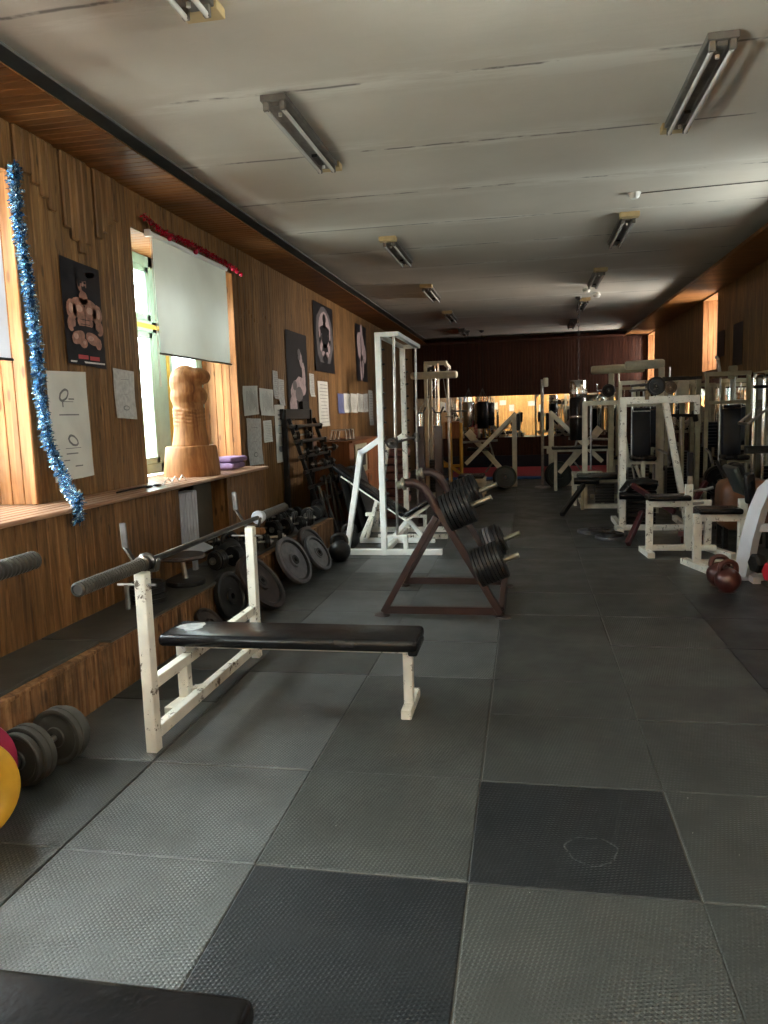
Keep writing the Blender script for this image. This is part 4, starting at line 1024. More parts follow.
def decline():
    t = thing('decline_bench', 'black padded decline bench with white rails inside the Smith machine', 'weight bench', (-1.75, 9.3, 0))
    for y in (9.18, 9.42): part(t, 'rail', 'cream', ('beam', (-2.26, y, .86), (-1.46, y, .30), .03, .04, (0, 1, 0)), ('beam', (-1.46, y, .30), (-1.20, y, .46), .03, .04, (0, 1, 0)))
    part(t, 'back_pad', 'vinyl', ('beam', (-2.36, 9.3, .97), (-1.50, 9.3, .36), .30, .06, (0, 1, 0), .02, 0, 2) if False else ('box', (-1.925, 9.3, .672), (1.06, .32, .065), Matrix.Rotation(math.atan2(.61, .86), 3, 'Y'), .022, 0, 3))
    part(t, 'seat_pad', 'vinyl', ('box', (-1.335, 9.3, .445), (.34, .32, .055), Matrix.Rotation(-math.atan2(.16, .26), 3, 'Y'), .02, 0, 3))
    part(t, 'support_leg', 'cream', ('beam', (-1.83, 9.3, .60), (-1.98, 9.3, .06), .045, .06, (0, 1, 0)))
    part(t, 'support_leg', 'cream', ('beam', (-1.90, 9.2, .36), (-2.04, 9.2, .06), .05, .055, (0, 1, 0)), ('box', (-1.91, 9.2, .38), (.12, .06, .04)))
    part(t, 'foot_frame', 'white', ('beam', (-1.46, 9.3, .30), (-1.27, 9.3, .07), .05, .05, (0, 1, 0)), ('beam', (-1.46, 9.3, .30), (-1.66, 9.3, .07), .05, .05, (0, 1, 0)), ('box', (-1.6, 9.3, .035), (.95, .06, .06), None, .004))
decline()
for i in range(3):
    single('rubber_mat', '%s black rubber sheet leaning against the cabinet behind the decline bench' % ['nearest', 'middle', 'farthest'][i], 'mat', 'rubber', (-2.35, 10.2+i*.25, 0),
           ('box', (-2.38+.05*i, 10.25+i*.25, .44), (.022, .75, .92), Matrix.Rotation(-.22-.04*i, 3, 'Y'), .006), group='rubber sheets leaning by the cabinet')

# ------------------------------------------------------------------ dumbbell ladder rack on the wall, cabinet
def ladder():
    t = thing('dumbbell_rack', 'black wall ladder rack with steel rungs above the end of the step', 'rack', (-3.0, 10.3, 0))
    for y in (9.75, 10.95):
        part(t, 'upright', 'iron', ('beam', (-3.14, y, .0), (-3.14, y, 1.70), .07, .07))
        part(t, 'slanted_rail', 'iron', ('beam', (-3.08, y, 1.58), (-2.72, y, .38), .04, .05))
    part(t, 'head_board', 'iron', ('box', (-3.15, 10.35, 1.64), (.05, 1.35, .14), None, .006), ('box', (-3.15, 10.75, 1.76), (.04, .3, .12)))
    for i in range(6):
        f = i/5; x = -3.02 + .28*f; z = 1.48 - 1.0*f
        r = part(t, 'rung', 'darksteel', ('tube', [(x, 9.6, z), (x+.03, 11.05, z)], .024, 10))
        part(t, 'hook_plate', 'iron', ('box', (x, 9.78, z-.02), (.10, .03, .08), None, .006)); part(t, 'hook_plate', 'iron', ('box', (x+.02, 10.93, z-.02), (.10, .03, .08), None, .006))
ladder()
rr_ = random.Random(8)
for i in range(7):
    y = 9.66+i*.19; 
    f = [.2, .42, .6, .82, .6, .82, .42][i]; x = -3.0+.28*f+.07; z = 1.48-1.0*f+.06
    dumbbell('black dumbbell resting on the ladder rack, %s from the left' % ['first', 'second', 'third', 'fourth', 'fifth', 'sixth', 'last'][i], (x, y, z+.03), (.9, .5, .1), .055, 2, .02, .09, group='dumbbells on the ladder rack', grip=.011)
for i in range(8):
    y = 9.45+i*.13
    single('steel_bar', 'short steel handle bar standing in the heap under the ladder rack, %s from the left' % ['first', 'second', 'third', 'fourth', 'fifth', 'sixth', 'seventh', 'last'][i], 'bar', 'darksteel' if i % 2 else 'iron', (-2.5, y, 0),
           ('tube', [(-2.48-.03*(i % 3), y, .0), (-2.62-.04*(i % 2), y+.06*((i % 3)-1), .62+.08*(i % 3))], .014+.004*(i % 2), 10), group='handle bars under the ladder rack')
def cabinet():
    t = thing('cabinet', 'reddish brown cabinet with small dark glass door against the left wall', 'cabinet', (-2.9, 12.3, 0))
    part(t, 'body', 'cabwood', ('box', (-2.90, 12.35, .60), (.56, 2.25, 1.18), None, .006))
    part(t, 'top', 'cabwood', ('box', (-2.88, 12.35, 1.205), (.64, 2.35, .03), None, .005))
    d = part(t, 'door', 'ivorydim', ('box', (-2.61, 11.95, .92), (.03, .85, .46), None, .006), label='pale framed door with dark glass')
    part(d, 'window', 'rubber', ('box', (-2.593, 11.95, .94), (.008, .58, .28)))
    for i, (y, z) in enumerate(((11.95, .42), (12.95, .92), (12.95, .42))): part(t, 'door', 'cabwood', ('box', (-2.612, y, z), (.02, .85, .44), None, .008))
    for y in (11.6, 12.6): part(t, 'handle', 'steel', ('tube', [(-2.58, y, .5), (-2.58, y, .6)], .008, 8))
cabinet()
def wire_rack():
    t = thing('wire_rack', 'small dark wire rack standing on top of the cabinet', 'wire rack', (-2.85, 11.6, 1.222))
    for i in range(5): part(t, 'hoop', 'darksteel' if i % 2 else 'plastic', ('tube', [(-2.95, 11.36+.13*i, 1.23), (-2.93, 11.42+.13*i, 1.38), (-2.72, 11.44+.13*i, 1.38), (-2.70, 11.38+.13*i, 1.23)], .009, 6))
    part(t, 'base', 'darksteel', ('tube', [(-2.95, 11.35, 1.23), (-2.95, 11.95, 1.23), (-2.70, 11.95, 1.23), (-2.70, 11.35, 1.23)], .008, 6, 0, True, True))
wire_rack()
single('tall_bag', 'dark brown cloth bag hanging on the wall beside the cabinet', 'bag', 'leather', (-3.12, 11.05, 1.2), ('box', (-3.15, 11.08, 1.15), (.08, .26, .36), None, .03, 0, 2), ('tube', [(-3.15, 11.0, 1.32), (-3.17, 11.08, 1.5), (-3.15, 11.16, 1.32)], .012, 8))
def rust_pile():
    for i in range(9):
        single('weight_block', '%s dark red block from the floor in the pile behind the Smith machine' % ['lowest', 'second', 'third', 'fourth', 'fifth', 'sixth', 'seventh', 'eighth', 'topmost'][i], 'weight block', 'rust', (-1.98, 11.6, .12*i), ('box', (-1.98+.015*((i*7) % 3-1), 11.6, .056+.12*i), (.36, .36, .108), Matrix.Rotation(.1*((i*5) % 3-1), 3, 'Z'), .03, 0, 2), group='dark red blocks behind the Smith machine')
rust_pile()

# ------------------------------------------------------------------ brown stands, cable tower, dip bars
def squat_stand(x, y, top, label, dy=0):
    t = thing('squat_stand', label, 'squat stand', (x, y, 0), 'oxblood squat stands')
    part(t, 'post', 'brown', ('beam', (x, y, .04), (x, y, top), .11, .11))
    part(t, 'inner_tube', 'chrome', ('tube', [(x, y, top-.02), (x, y, top+.17)], .04, 14))
    part(t, 'cradle', 'darksteel', ('tube', [(x-.08, y, top+.26), (x-.04, y, top+.18), (x+.04, y, top+.18), (x+.08, y, top+.26)], .014, 8))
    part(t, 'base', 'brown', ('beam', (x, y-.28, .03), (x, y+.28, .03), .10, .06))
squat_stand(-1.46, 10.65, 1.42, 'oxblood squat stand with chrome top, left of the pair')
squat_stand(-1.22, 10.75, 1.42, 'oxblood squat stand with chrome top, right of the pair')
def cable_tower():
    t = thing('cable_machine', 'tall pale cable tower with chrome guide rods near the left wall', 'exercise machine', (-1.6, 14.1, 0))
    for x, y in ((-1.80, 14.0), (-1.80, 14.7)): part(t, 'upright', 'ivory', ('beam', (x, y, 0), (x, y, 2.48), .06, .07))
    part(t, 'upright', 'chrome', ('beam', (-1.57, 14.0, 0), (-1.57, 14.0, 2.48), .04, .04), label='bright chrome upright')
    part(t, 'upright', 'steel', ('beam', (-1.43, 14.3, 0), (-1.43, 14.3, 2.42), .04, .04))
    part(t, 'top_frame', 'ivory', ('box', (-1.62, 14.05, 2.49), (.42, .10, .07), None, .005), ('beam', (-1.44, 14.05, 2.47), (-1.44, 14.75, 2.44), .06, .06), ('beam', (-1.80, 14.05, 2.47), (-1.80, 14.75, 2.47), .06, .06))
    for x in (-1.70, -1.64): part(t, 'guide_rod', 'chrome', ('tube', [(x, 14.1, .15), (x, 14.1, 2.45)], .013, 10))
    part(t, 'pulley', 'iron', ('disc_plate', (-1.50, 14.0, 2.30), (0, 1, 0), .08, .03, .01, 24)); part(t, 'pulley', 'iron', ('disc_plate', (-1.70, 14.0, 2.36), (0, 1, 0), .07, .03, .01, 24))
    part(t, 'weight_stack', 'iron', *[('box', (-1.67, 14.1, .17+.05*i), (.18, .30, .045), None, .004) for i in range(12)])
    part(t, 'base', 'ivory', ('box', (-1.62, 14.3, .035), (.55, .95, .07), None, .005))
    part(t, 'arm', 'ivory', ('box', (-1.64, 13.92, 2.27), (.86, .09, .13), None, .05, 0, 3))
    part(t, 'cable', 'steel', ('tube', [(-1.50, 13.95, 2.24), (-1.86, 13.7, 1.7), (-1.92, 13.65, 1.55)], .006, 6), ('tube', [(-1.48, 13.95, 2.24), (-1.35, 13.6, 1.55)], .006, 6))
    part(t, 'handle', 'chrome', ('tube', [(-1.95, 13.65, 1.53), (-1.82, 13.65, 1.53)], .012, 8)); part(t, 'handle', 'chrome', ('tube', [(-1.42, 13.6, 1.53), (-1.28, 13.6, 1.53)], .012, 8))
cable_tower()
def dip():
    t = thing('dip_station', 'yellow ochre dip station posts with steel tops left of the punching bags', 'exercise machine', (-1.5, 15.9, 0))
    for x in (-2.04, -1.55, -1.33):
        part(t, 'post', 'yellowp', ('tube', [(x, 15.8, .05), (x, 15.8, 1.38)], .035, 12)); part(t, 'post_top', 'steel', ('tube', [(x, 15.8, 1.36), (x, 15.8, 1.9)], .026, 12))
    part(t, 'handle', 'darksteel', ('tube', [(-1.60, 15.3, 1.62), (-1.60, 16.3, 1.62)], .022, 10), ('tube', [(-1.68, 15.8, 1.62), (-1.2, 15.8, 1.62)], .02, 10))
    part(t, 'base', 'yellowp', ('beam', (-2.1, 15.8, .05), (-1.25, 15.8, .05), .08, .08), ('beam', (-1.55, 15.2, .05), (-1.55, 16.5, .05), .08, .08), ('beam', (-2.04, 15.8, .5), (-1.33, 15.8, .5), .06, .06), ('beam', (-1.75, 15.75, .62), (-1.35, 15.75, .35), .1, .06))
dip()
def low_stool(label, x, y, w, d, h, pad):
    t = thing('low_bench', label, 'bench', (x, y, 0), 'low pale benches at the back')
    for sx in (-1, 1):
        for sy in (-1, 1): part(t, 'leg', 'ivory', ('beam', (x+sx*(w/2-.03), y+sy*(d/2-.03), 0), (x+sx*(w/2-.03), y+sy*(d/2-.03), h), .05))
    part(t, 'frame', 'ivory', *[('beam', (x-w/2, y+sy*(d/2-.03), h), (x+w/2, y+sy*(d/2-.03), h), .05) for sy in (-1, 1)], ('box', (x-w/2+.03, y, h), (.05, d-.05, .05)), ('box', (x+w/2-.03, y, h), (.05, d-.05, .05)))
    if pad: part(t, 'seat_pad', 'vinyl', ('box', (x, y, h+.055), (w-.04, d-.04, .06), None, .02, 0, 2))
low_stool('low pale bench left of the crossed press frame at the back', -1.04, 14.6, .52, .7, .33, True)
low_stool('low pale bench frame in front of the right big black weight disc', 1.0, 13.25, .5, .6, .5, False)

# ------------------------------------------------------------------ crossed press frames at the back
def xframe(label, x, y, m):
    t = thing('incline_press', label, 'exercise machine', (x, y, 0), 'crossed press frames at the back')
    X_ = lambda a: x + m*a
    for dy in (0, .55):
        part(t, 'post', 'ivory', ('beam', (X_(0), y+dy, .05), (X_(0), y+dy, 1.52), .09, .08))
        part(t, 'long_diagonal', 'ivory', ('beam', (X_(.03), y+dy, 1.54), (X_(-1.02), y+dy, .50), .08, .10, (0, 1, 0)))
    part(t, 'cross_diagonal', 'ivory', ('beam', (X_(-.98), y+.25, 1.16), (X_(-.22), y+.25, .28), .10, .11, (0, 1, 0)), ('beam', (X_(-1.0), y+.25, 1.18), (X_(-.86), y+.25, 1.02), .16, .12, (0, 1, 0)))
    part(t, 'seat_pad', 'vinyl', ('box', (X_(-.75), y+.25, .80), (.5, .3, .07), None, .02, 0, 2))
    part(t, 'carriage', 'steel', ('tube', [(X_(-.55), y+.25, 1.0), (X_(-.42), y+.25, .55), (X_(-.62), y+.25, .3)], .02, 8), ('tube', [(X_(-1.15), y+.1, .95), (X_(-.35), y+.1, .98)], .025, 10))
    part(t, 'base_rail', 'ivory', ('beam', (X_(.05), y, .04), (X_(-1.15), y, .04), .07), ('beam', (X_(.05), y+.55, .04), (X_(-1.15), y+.55, .04), .07), ('beam', (X_(0), y, .04), (X_(0), y+.55, .04), .07), ('beam', (X_(-1.1), y, .04), (X_(-1.1), y+.55, .04), .07))
    part(t, 'top_padding', 'iron', ('box', (X_(.08), y+.1, 1.35), (.07, .16, .35), None, .02, 0, 2))
xframe('crossed pale press frame left of the red mat, in front of the mirror', -.26, 16.3, 1)
xframe('crossed pale press frame right of the centre with thin hooked post', .50, 16.3, -1)
def bigdisc(label, x, y, R, tilt):
    t = thing('weight_disc', label, 'weight disc', (x, y, R), 'big black discs at the back')
    ax = V(.25, -1, tilt).normalized()
    part(t, 'disc', 'greenpad', ('disc_plate', (x, y, R), tuple(ax), R, .22, .03, 36, 0, .3, .75)); part(t, 'rim', 'rubber', ('lathe', [(R*.97, -.08), (R*1.01, -.05), (R*1.01, .05), (R*.97, .08)], (x, y, R), tuple(ax), 36, 0, True, 0, True))
bigdisc('big round dark disc at the foot of the left crossed frame', -.46, 15.9, .235, .15)
bigdisc('big round dark disc at the foot of the right crossed frame', .62, 15.9, .27, .1)
def hook_post():
    t = thing('hook_post', 'thin steel post with hooked top right of the back mirror', 'post', (.31, 16.0, 0))
    part(t, 'post', 'steel', ('tube', [(.31, 16.0, 0), (.31, 16.0, 2.2)], .03, 12)); part(t, 'hook', 'ivory', ('box', (.38, 16.0, 2.14), (.10, .08, .18), None, .02, 0, 2)); part(t, 'base', 'steel', ('lathe', [(.001, 0), (.16, 0), (.15, .03), (.001, .035)], (.31, 16.0, 0), (0, 0, 1), 24))
    part(t, 'arm', 'ivory', ('beam', (.31, 16.0, .83), (1.45, 16.0, .80), .05), ('beam', (.42, 16.0, .70), (.42, 16.0, .80), .05))
hook_post()
def flat_bench_back():
    t = thing('flat_bench', 'flat black bench with pale frame behind the right big disc', 'weight bench', (1.1, 15.3, 0))
    part(t, 'seat_pad', 'vinyl', ('box', (1.05, 15.4, .84), (1.15, .3, .06), None, .02, 0, 2)); part(t, 'frame', 'ivory', ('box', (1.05, 15.4, .79), (1.2, .1, .05)), ('beam', (.55, 15.4, .79), (.55, 15.4, 0), .06), ('beam', (1.55, 15.4, .79), (1.55, 15.4, 0), .06), ('beam', (.95, 15.4, .75), (.62, 15.4, .35), .08, .08, (0, 1, 0)))
flat_bench_back()

# ------------------------------------------------------------------ punching bags
def bag(label, x, y, r, z0, z1, mats, chain_top, group, tape=None):
    t = thing('punching_bag', label, 'punching bag', (x, y, z1), group)
    part(t, 'body', mats, ('lathe', [(.001, z0), (r*.9, z0), (r, z0+.04), (r, z1-.04), (r*.9, z1), (.001, z1)], (x, y, 0), (0, 0, 1), 28))
    if tape: part(t, 'tape_band', 'chrome', *[('lathe', [(r*1.0, a), (r*1.015, a+.005), (r*1.015, b-.005), (r*1.0, b)], (x, y, 0), (0, 0, 1), 28) for a, b in tape], label='silver tape band')
    for i in range(4):
        a = i*PI/2+.4; part(t, 'strap', 'darksteel', ('tube', [(x+r*.9*math.cos(a), y+r*.9*math.sin(a), z1), (x, y, z1+.35)], .009, 6))
    part(t, 'chain', 'rubber', *[('tube', [(x+(.012*math.cos(q) if i % 2 else 0), y+(0 if i % 2 else .012*math.cos(q)), z1+.37+.075*i+.045*math.sin(q)) for q in [2*PI*w/10 for w in range(10)]], .004, 5, 0, False, True) for i in range(int((chain_top-z1-.38)/.075))])
    part(t, 'ceiling_mount', 'darksteel', ('lathe', [(.001, 0), (.06, 0), (.06, -.03), (.02, -.06), (.001, -.06)], (x, y, chain_top), (0, 0, 1), 14))
    return t
bag('silver taped punching bag hanging left of the back mirror', -1.47, 20.0, .15, 1.2, 1.85, 'chrome', ZC, 'punching bags at the back')
bag('black punching bag with silver stripe hanging beside the silver one', -1.12, 20.1, .15, 1.15, 1.85, 'vinyl', ZC, 'punching bags at the back', [])
cbag = bag('black punching bag with chromed top hanging on a long chain', .96, 15.0, .165, 1.0, 1.80, 'vinyl', ZC, 'punching bags at the back', [(1.42, 1.46)])
part(cbag, 'chromed_collar', 'chrome', ('lathe', [(.15, 1.80), (.16, 1.83), (.16, 2.1), (.15, 2.12), (.14, 2.1), (.14, 1.83)], (.96, 15.0, 0), (0, 0, 1), 28, 0, True, 0, True), ('lathe', [(.16, 1.86), (.168, 1.87), (.168, 1.92), (.16, 1.93)], (.96, 15.0, 0), (0, 0, 1), 28), label='chromed collar')
# red and blue mats
for i, x in enumerate((-1.3, -.1, 1.1, 2.3)):
    t = thing('gym_mat', 'red gym mat with blue edge on the floor at the back, %s' % ['first from the left', 'second from the left', 'third from the left', 'last on the right'][i], 'mat', (x, 19.6, 0), 'red gym mats')
    part(t, 'mat', 'redmat', ('box', (x, 19.9, .025), (1.18, 3.1, .05), None, .01)); part(t, 'edge', 'bluemat', ('box', (x, 18.22, .025), (1.18, .24, .05), None, .01), label='blue front edge')

# ------------------------------------------------------------------ right side machines
def leg_machine():
    t = thing('leg_machine', 'cream box-framed leg machine with sloping leg, nearest on the right', 'exercise machine', (1.7, 10.4, 0))
    part(t, 'upright', 'cream', ('beam', (1.215, 10.3, 0), (1.215, 10.3, 1.69), .08, .08))
    part(t, 'top_rail', 'cream', ('beam', (1.18, 10.3, 1.675), (2.14, 10.3, 1.675), .07, .09)); part(t, 'drop_bar', 'cream', ('beam', (2.11, 10.3, 1.65), (2.11, 10.3, 1.48), .06))
    part(t, 'sloping_leg', 'cream', ('beam', (1.73, 10.3, 1.64), (2.03, 10.3, .03), .075, .09, (0, 1, 0)))
    part(t, 'base_rail', 'cream', ('beam', (1.16, 10.3, .035), (2.30, 10.3, .035), .07)); part(t, 'base_rail', 'cream', ('beam', (1.2, 10.3, .035), (1.2, 11.2, .035), .07)); part(t, 'base_rail', 'cream', ('beam', (2.03, 10.3, .035), (2.03, 11.2, .035), .07))
    part(t, 'foot', 'cream', ('box', (1.16, 10.18, .03), (.09, .34, .06), None, .01))
    part(t, 'rear_upright', 'cream', ('beam', (1.32, 11.1, 0), (1.32, 11.1, 1.66), .06), ('beam', (1.3, 11.1, 1.66), (2.1, 11.1, 1.66), .06), ('beam', (1.25, 10.3, 1.66), (1.32, 11.1, 1.66), .06))
    part(t, 'weight_stack', 'iron', *[('box', (1.46, 10.45, .08+.058*i), (.36, .24, .05), None, .005) for i in range(9)])
    part(t, 'seat_pad', 'vinyl', ('tube', [(1.20, 10.15, .50), (1.28, 10.15, .60), (1.45, 10.15, .63), (1.62, 10.15, .60)], [.06, .075, .075, .06], 14))
    part(t, 'roller', 'vinyl', ('tube', [(1.15, 10.05, .48), (1.6, 10.05, .48)], .05, 14))
    part(t, 'counterweight', 'iron', ('disc_plate', (1.61, 10.25, 1.85), (.2, -1, 0), .115, .05, .015, 28)); part(t, 'counter_bar', 'darksteel', ('tube', [(1.30, 10.25, 1.86), (1.60, 10.25, 1.88)], .016, 8), ('tube', [(1.29, 10.25, 1.80), (1.60, 10.25, 1.81)], .016, 8), ('box', (1.50, 10.27, 1.80), (.05, .05, .24)))
leg_machine()
def curl_machine():
    t = thing('curl_machine', 'dim cream framed machine behind the nearest one, black bench across', 'exercise machine', (1.5, 12.7, 0))
    part(t, 'upright', 'ivory', ('beam', (.905, 12.6, 0), (.905, 12.6, 1.68), .08)); part(t, 'top_rail', 'ivory', ('beam', (.87, 12.6, 1.67), (1.75, 12.6, 1.67), .07))
    part(t, 'sloping_leg', 'ivory', ('beam', (1.42, 12.6, 1.64), (1.68, 12.6, .05), .07, .08, (0, 1, 0)))
    part(t, 'base_rail', 'ivory', ('beam', (.84, 12.6, .035), (2.3, 12.6, .035), .07), ('beam', (.9, 12.6, .035), (.9, 13.5, .035), .07))
    part(t, 'seat_pad', 'vinyl', ('box', (1.35, 12.45, .53), (1.15, .34, .09), None, .03, 0, 2)); part(t, 'pad_rail', 'ivorydim', ('box', (1.35, 12.45, .455), (1.2, .1, .05)), ('beam', (.86, 12.45, .45), (.86, 12.45, 0), .05), ('beam', (1.84, 12.45, .45), (1.84, 12.45, 0), .05))
    part(t, 'roller', 'vinyl', ('tube', [(.72, 12.3, .47), (1.1, 12.3, .47)], .055, 14))
    part(t, 'weight_stack', 'iron', *[('box', (1.22, 12.75, .1+.045*i), (.3, .2, .04), None, .004) for i in range(7)])
    part(t, 'rod', 'steel', ('tube', [(1.0, 12.62, 1.65), (1.0, 12.62, .62)], .014, 8))
    part(t, 'counterweight', 'iron', ('disc_plate', (1.26, 12.55, 1.86), (.2, -1, 0), .10, .05, .015, 28)); part(t, 'counter_bar', 'chrome', ('tube', [(1.09, 12.55, 1.97), (1.09, 12.55, 1.87), (1.2, 12.55, 1.86)], .014, 8), ('tube', [(1.12, 12.5, 1.80), (1.08, 12.5, 1.74), (1.13, 12.5, 1.70), (1.18, 12.5, 1.75), (1.13, 12.5, 1.80)], .016, 8))
    part(t, 'prop', 'iron', ('beam', (.86, 12.2, .42), (.50, 11.6, .03), .06, .06))
curl_machine()
def t_bar(label, x, y, a, b, z, dim):
    t = thing('lat_tower', label, 'exercise machine', (x, y, 0), 'towers with padded top bars')
    part(t, 'upright', dim, ('beam', (x, y, 0), (x, y, z-.05), .09)); part(t, 'padded_bar', dim, ('tube', [(a, y, z), (a+.03, y, z), (b-.03, y, z+.01), (b, y, z+.01)], [.06, .075, .075, .06], 14)); part(t, 'guide_rod', 'steel', ('tube', [(x+.13, y, .1), (x+.13, y, z-.05)], .014, 8))
    part(t, 'base_rail', dim, ('beam', (x-.35, y, .035), (x+.5, y, .035), .07), ('beam', (x, y-.4, .035), (x, y+.4, .035), .07))
    part(t, 'weight_stack', 'iron', *[('box', (x+.2, y+.05, .1+.05*i), (.2, .28, .044), None, .004) for i in range(10)])
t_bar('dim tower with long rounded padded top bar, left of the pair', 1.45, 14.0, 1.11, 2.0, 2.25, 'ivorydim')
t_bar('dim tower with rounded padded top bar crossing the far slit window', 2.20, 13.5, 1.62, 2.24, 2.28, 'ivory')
def pec_machine(label, x, y, s, dim, group):
    t = thing('chest_press', label, 'exercise machine', (x, y, 0), group)
    for dx in (-.27, .27): part(t, 'upright', dim, ('beam', (x+dx*s, y+.25, 0), (x+dx*s, y+.25, 1.95*s), .05))
    part(t, 'top_rail', dim, ('beam', (x-.30*s, y+.25, 1.95*s), (x+.30*s, y+.25, 1.95*s), .06)); part(t, 'mid_rail', dim, ('beam', (x-.30*s, y+.25, 1.62), (x+.30*s, y+.25, 1.62), .05))
    for dx in (-.1, .1): part(t, 'guide_rod', 'steel', ('tube', [(x+dx, y+.25, .1), (x+dx, y+.25, 1.9*s)], .013, 8))
    part(t, 'back_pad', 'vinylblue', ('box', (x, y, 1.22), (.26, .08, .72), Matrix.Rotation(-.08, 3, 'X'), .03, 0, 3)); part(t, 'seat_pad', 'vinyl', ('box', (x, y-.2, .86), (.34, .34, .07), None, .03, 0, 2))
    part(t, 'seat_frame', dim, ('beam', (x, y-.2, .82), (x, y-.2, .03), .06), ('beam', (x-.2, y-.2, .79), (x+.2, y-.2, .79), .04), ('beam', (x, y-.35, .03), (x, y+.3, .03), .07), ('beam', (x-.1, y-.2, .75), (x+.02, y-.3, .45), .04))
    for dx in (-1, 1): part(t, 'press_arm', 'steel', ('tube', [(x+dx*.28, y+.2, .95), (x+dx*.33, y-.25, .92), (x+dx*.33, y-.4, .80)], .02, 10), ('tube', [(x+dx*.15, y-.2, .78), (x+dx*.12, y-.35, .5), (x+dx*.2, y-.35, .48)], .016, 8))
    part(t, 'weight_stack', 'iron', *[('box', (x, y+.28, .12+.05*i), (.3, .16, .044), None, .004) for i in range(12)])
    part(t, 'headrest_bar', 'chrome', ('tube', [(x-.12, y-.02, 1.60), (x-.12, y-.02, 1.53), (x+.12, y-.02, 1.53), (x+.12, y-.02, 1.60)], .012, 8))
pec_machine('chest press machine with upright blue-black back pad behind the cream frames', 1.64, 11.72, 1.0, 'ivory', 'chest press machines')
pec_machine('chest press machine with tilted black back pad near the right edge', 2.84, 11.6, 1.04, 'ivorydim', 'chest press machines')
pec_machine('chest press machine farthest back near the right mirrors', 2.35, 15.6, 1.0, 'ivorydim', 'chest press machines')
def post_machine():
    t = thing('cable_crossover', 'dim cable frame with wide head block below the slit window', 'exercise machine', (2.55, 12.6, 0))
    part(t, 'head_block', 'ivory', ('box', (2.42, 12.9, 1.80), (.18, .14, .34), None, .008)); part(t, 'upright', 'ivorydim', ('beam', (2.42, 12.9, 0), (2.42, 12.9, 1.7), .07), ('beam', (2.66, 12.9, 0), (2.66, 12.9, 2.02), .07)); part(t, 'top_arm', 'iron', ('beam', (2.05, 12.85, 2.0), (2.7, 12.85, 2.02), .05), ('beam', (2.1, 12.8, 2.03), (2.5, 12.8, 2.03), .03))
    part(t, 'pulley', 'darksteel', ('disc_plate', (2.22, 12.8, 1.88), (0, 1, 0), .10, .05, .015, 24, 0)); part(t, 'base_rail', 'ivorydim', ('beam', (2.1, 12.9, .035), (2.95, 12.9, .035), .07), ('beam', (2.5, 12.4, .035), (2.5, 13.4, .035), .07))
    part(t, 'row_bar', 'iron', ('tube', [(2.08, 12.2, 1.45), (2.5, 12.2, 1.44)], .025, 10), ('tube', [(2.46, 12.2, 1.5), (2.5, 12.25, 1.36)], .04, 10)); part(t, 'link', 'steel', ('tube', [(2.27, 12.2, 1.45), (2.29, 12.2, .95)], .02, 10))
    part(t, 'row_frame', 'ivorydim', ('beam', (2.3, 12.2, 1.0), (2.3, 12.9, 1.0), .05), ('beam', (2.3, 12.2, 1.0), (2.3, 12.2, 0), .05))
    part(t, 'weight_stack', 'vinylblue', *[('box', (2.83, 12.85, .95+.05*i), (.2, .18, .045), None, .004) for i in range(8)], ('box', (2.83, 12.85, .5), (.06, .06, .9)))
post_machine()
def chrome_rack():
    t = thing('pulldown_rack', 'bright chromed upright rack with slanted tray at the right edge', 'rack', (3.0, 10.6, 0))
    for x, y in ((2.86, 10.6), (2.98, 10.6)): part(t, 'upright', 'chrome', ('tube', [(x, y, 0), (x, y, 1.92)], .022, 12))
    part(t, 'top_bend', 'chrome', ('tube', [(2.86, 10.6, 1.90), (2.88, 10.6, 1.95), (2.96, 10.6, 1.95), (2.98, 10.6, 1.90)], .03, 10)); part(t, 'tray', 'steel', ('tube', [(2.74, 10.35, 1.34), (3.0, 10.35, 1.56), (3.15, 10.35, 1.58)], .018, 8), ('tube', [(2.74, 10.8, 1.34), (3.0, 10.8, 1.56), (3.15, 10.8, 1.58)], .018, 8), ('tube', [(2.74, 10.35, 1.34), (2.74, 10.8, 1.34)], .018, 8))
    part(t, 'base', 'iron', ('box', (2.92, 10.6, .02), (.4, .7, .04), None, .005)); part(t, 'clamp', 'iron', ('tube', [(2.84, 10.55, 1.8), (3.0, 10.55, 1.8)], .02, 8), ('box', (2.92, 10.6, 1.0), (.3, .12, .1), None, .01))
chrome_rack()
def white_post():
    t = thing('squat_rack', 'white topped squat rack post with short peg beside the tilted back pad', 'rack', (2.98, 12.1, 0))
    part(t, 'post', 'ivory', ('beam', (2.98, 12.15, 0), (2.98, 12.15, 1.66), .07)); part(t, 'post_top', 'white', ('beam', (2.98, 12.15, 1.62), (2.98, 12.15, 2.0), .06), label='white upper post'); part(t, 'head', 'ivorydim', ('box', (2.98, 12.15, 2.05), (.12, .1, .2), None, .02, 0, 2))
    part(t, 'peg', 'white', ('tube', [(2.92, 12.1, 1.62), (3.12, 12.1, 1.62)], .034, 12)); part(t, 'base', 'ivorydim', ('box', (2.98, 12.2, .03), (.3, .3, .06), None, .005))
white_post()
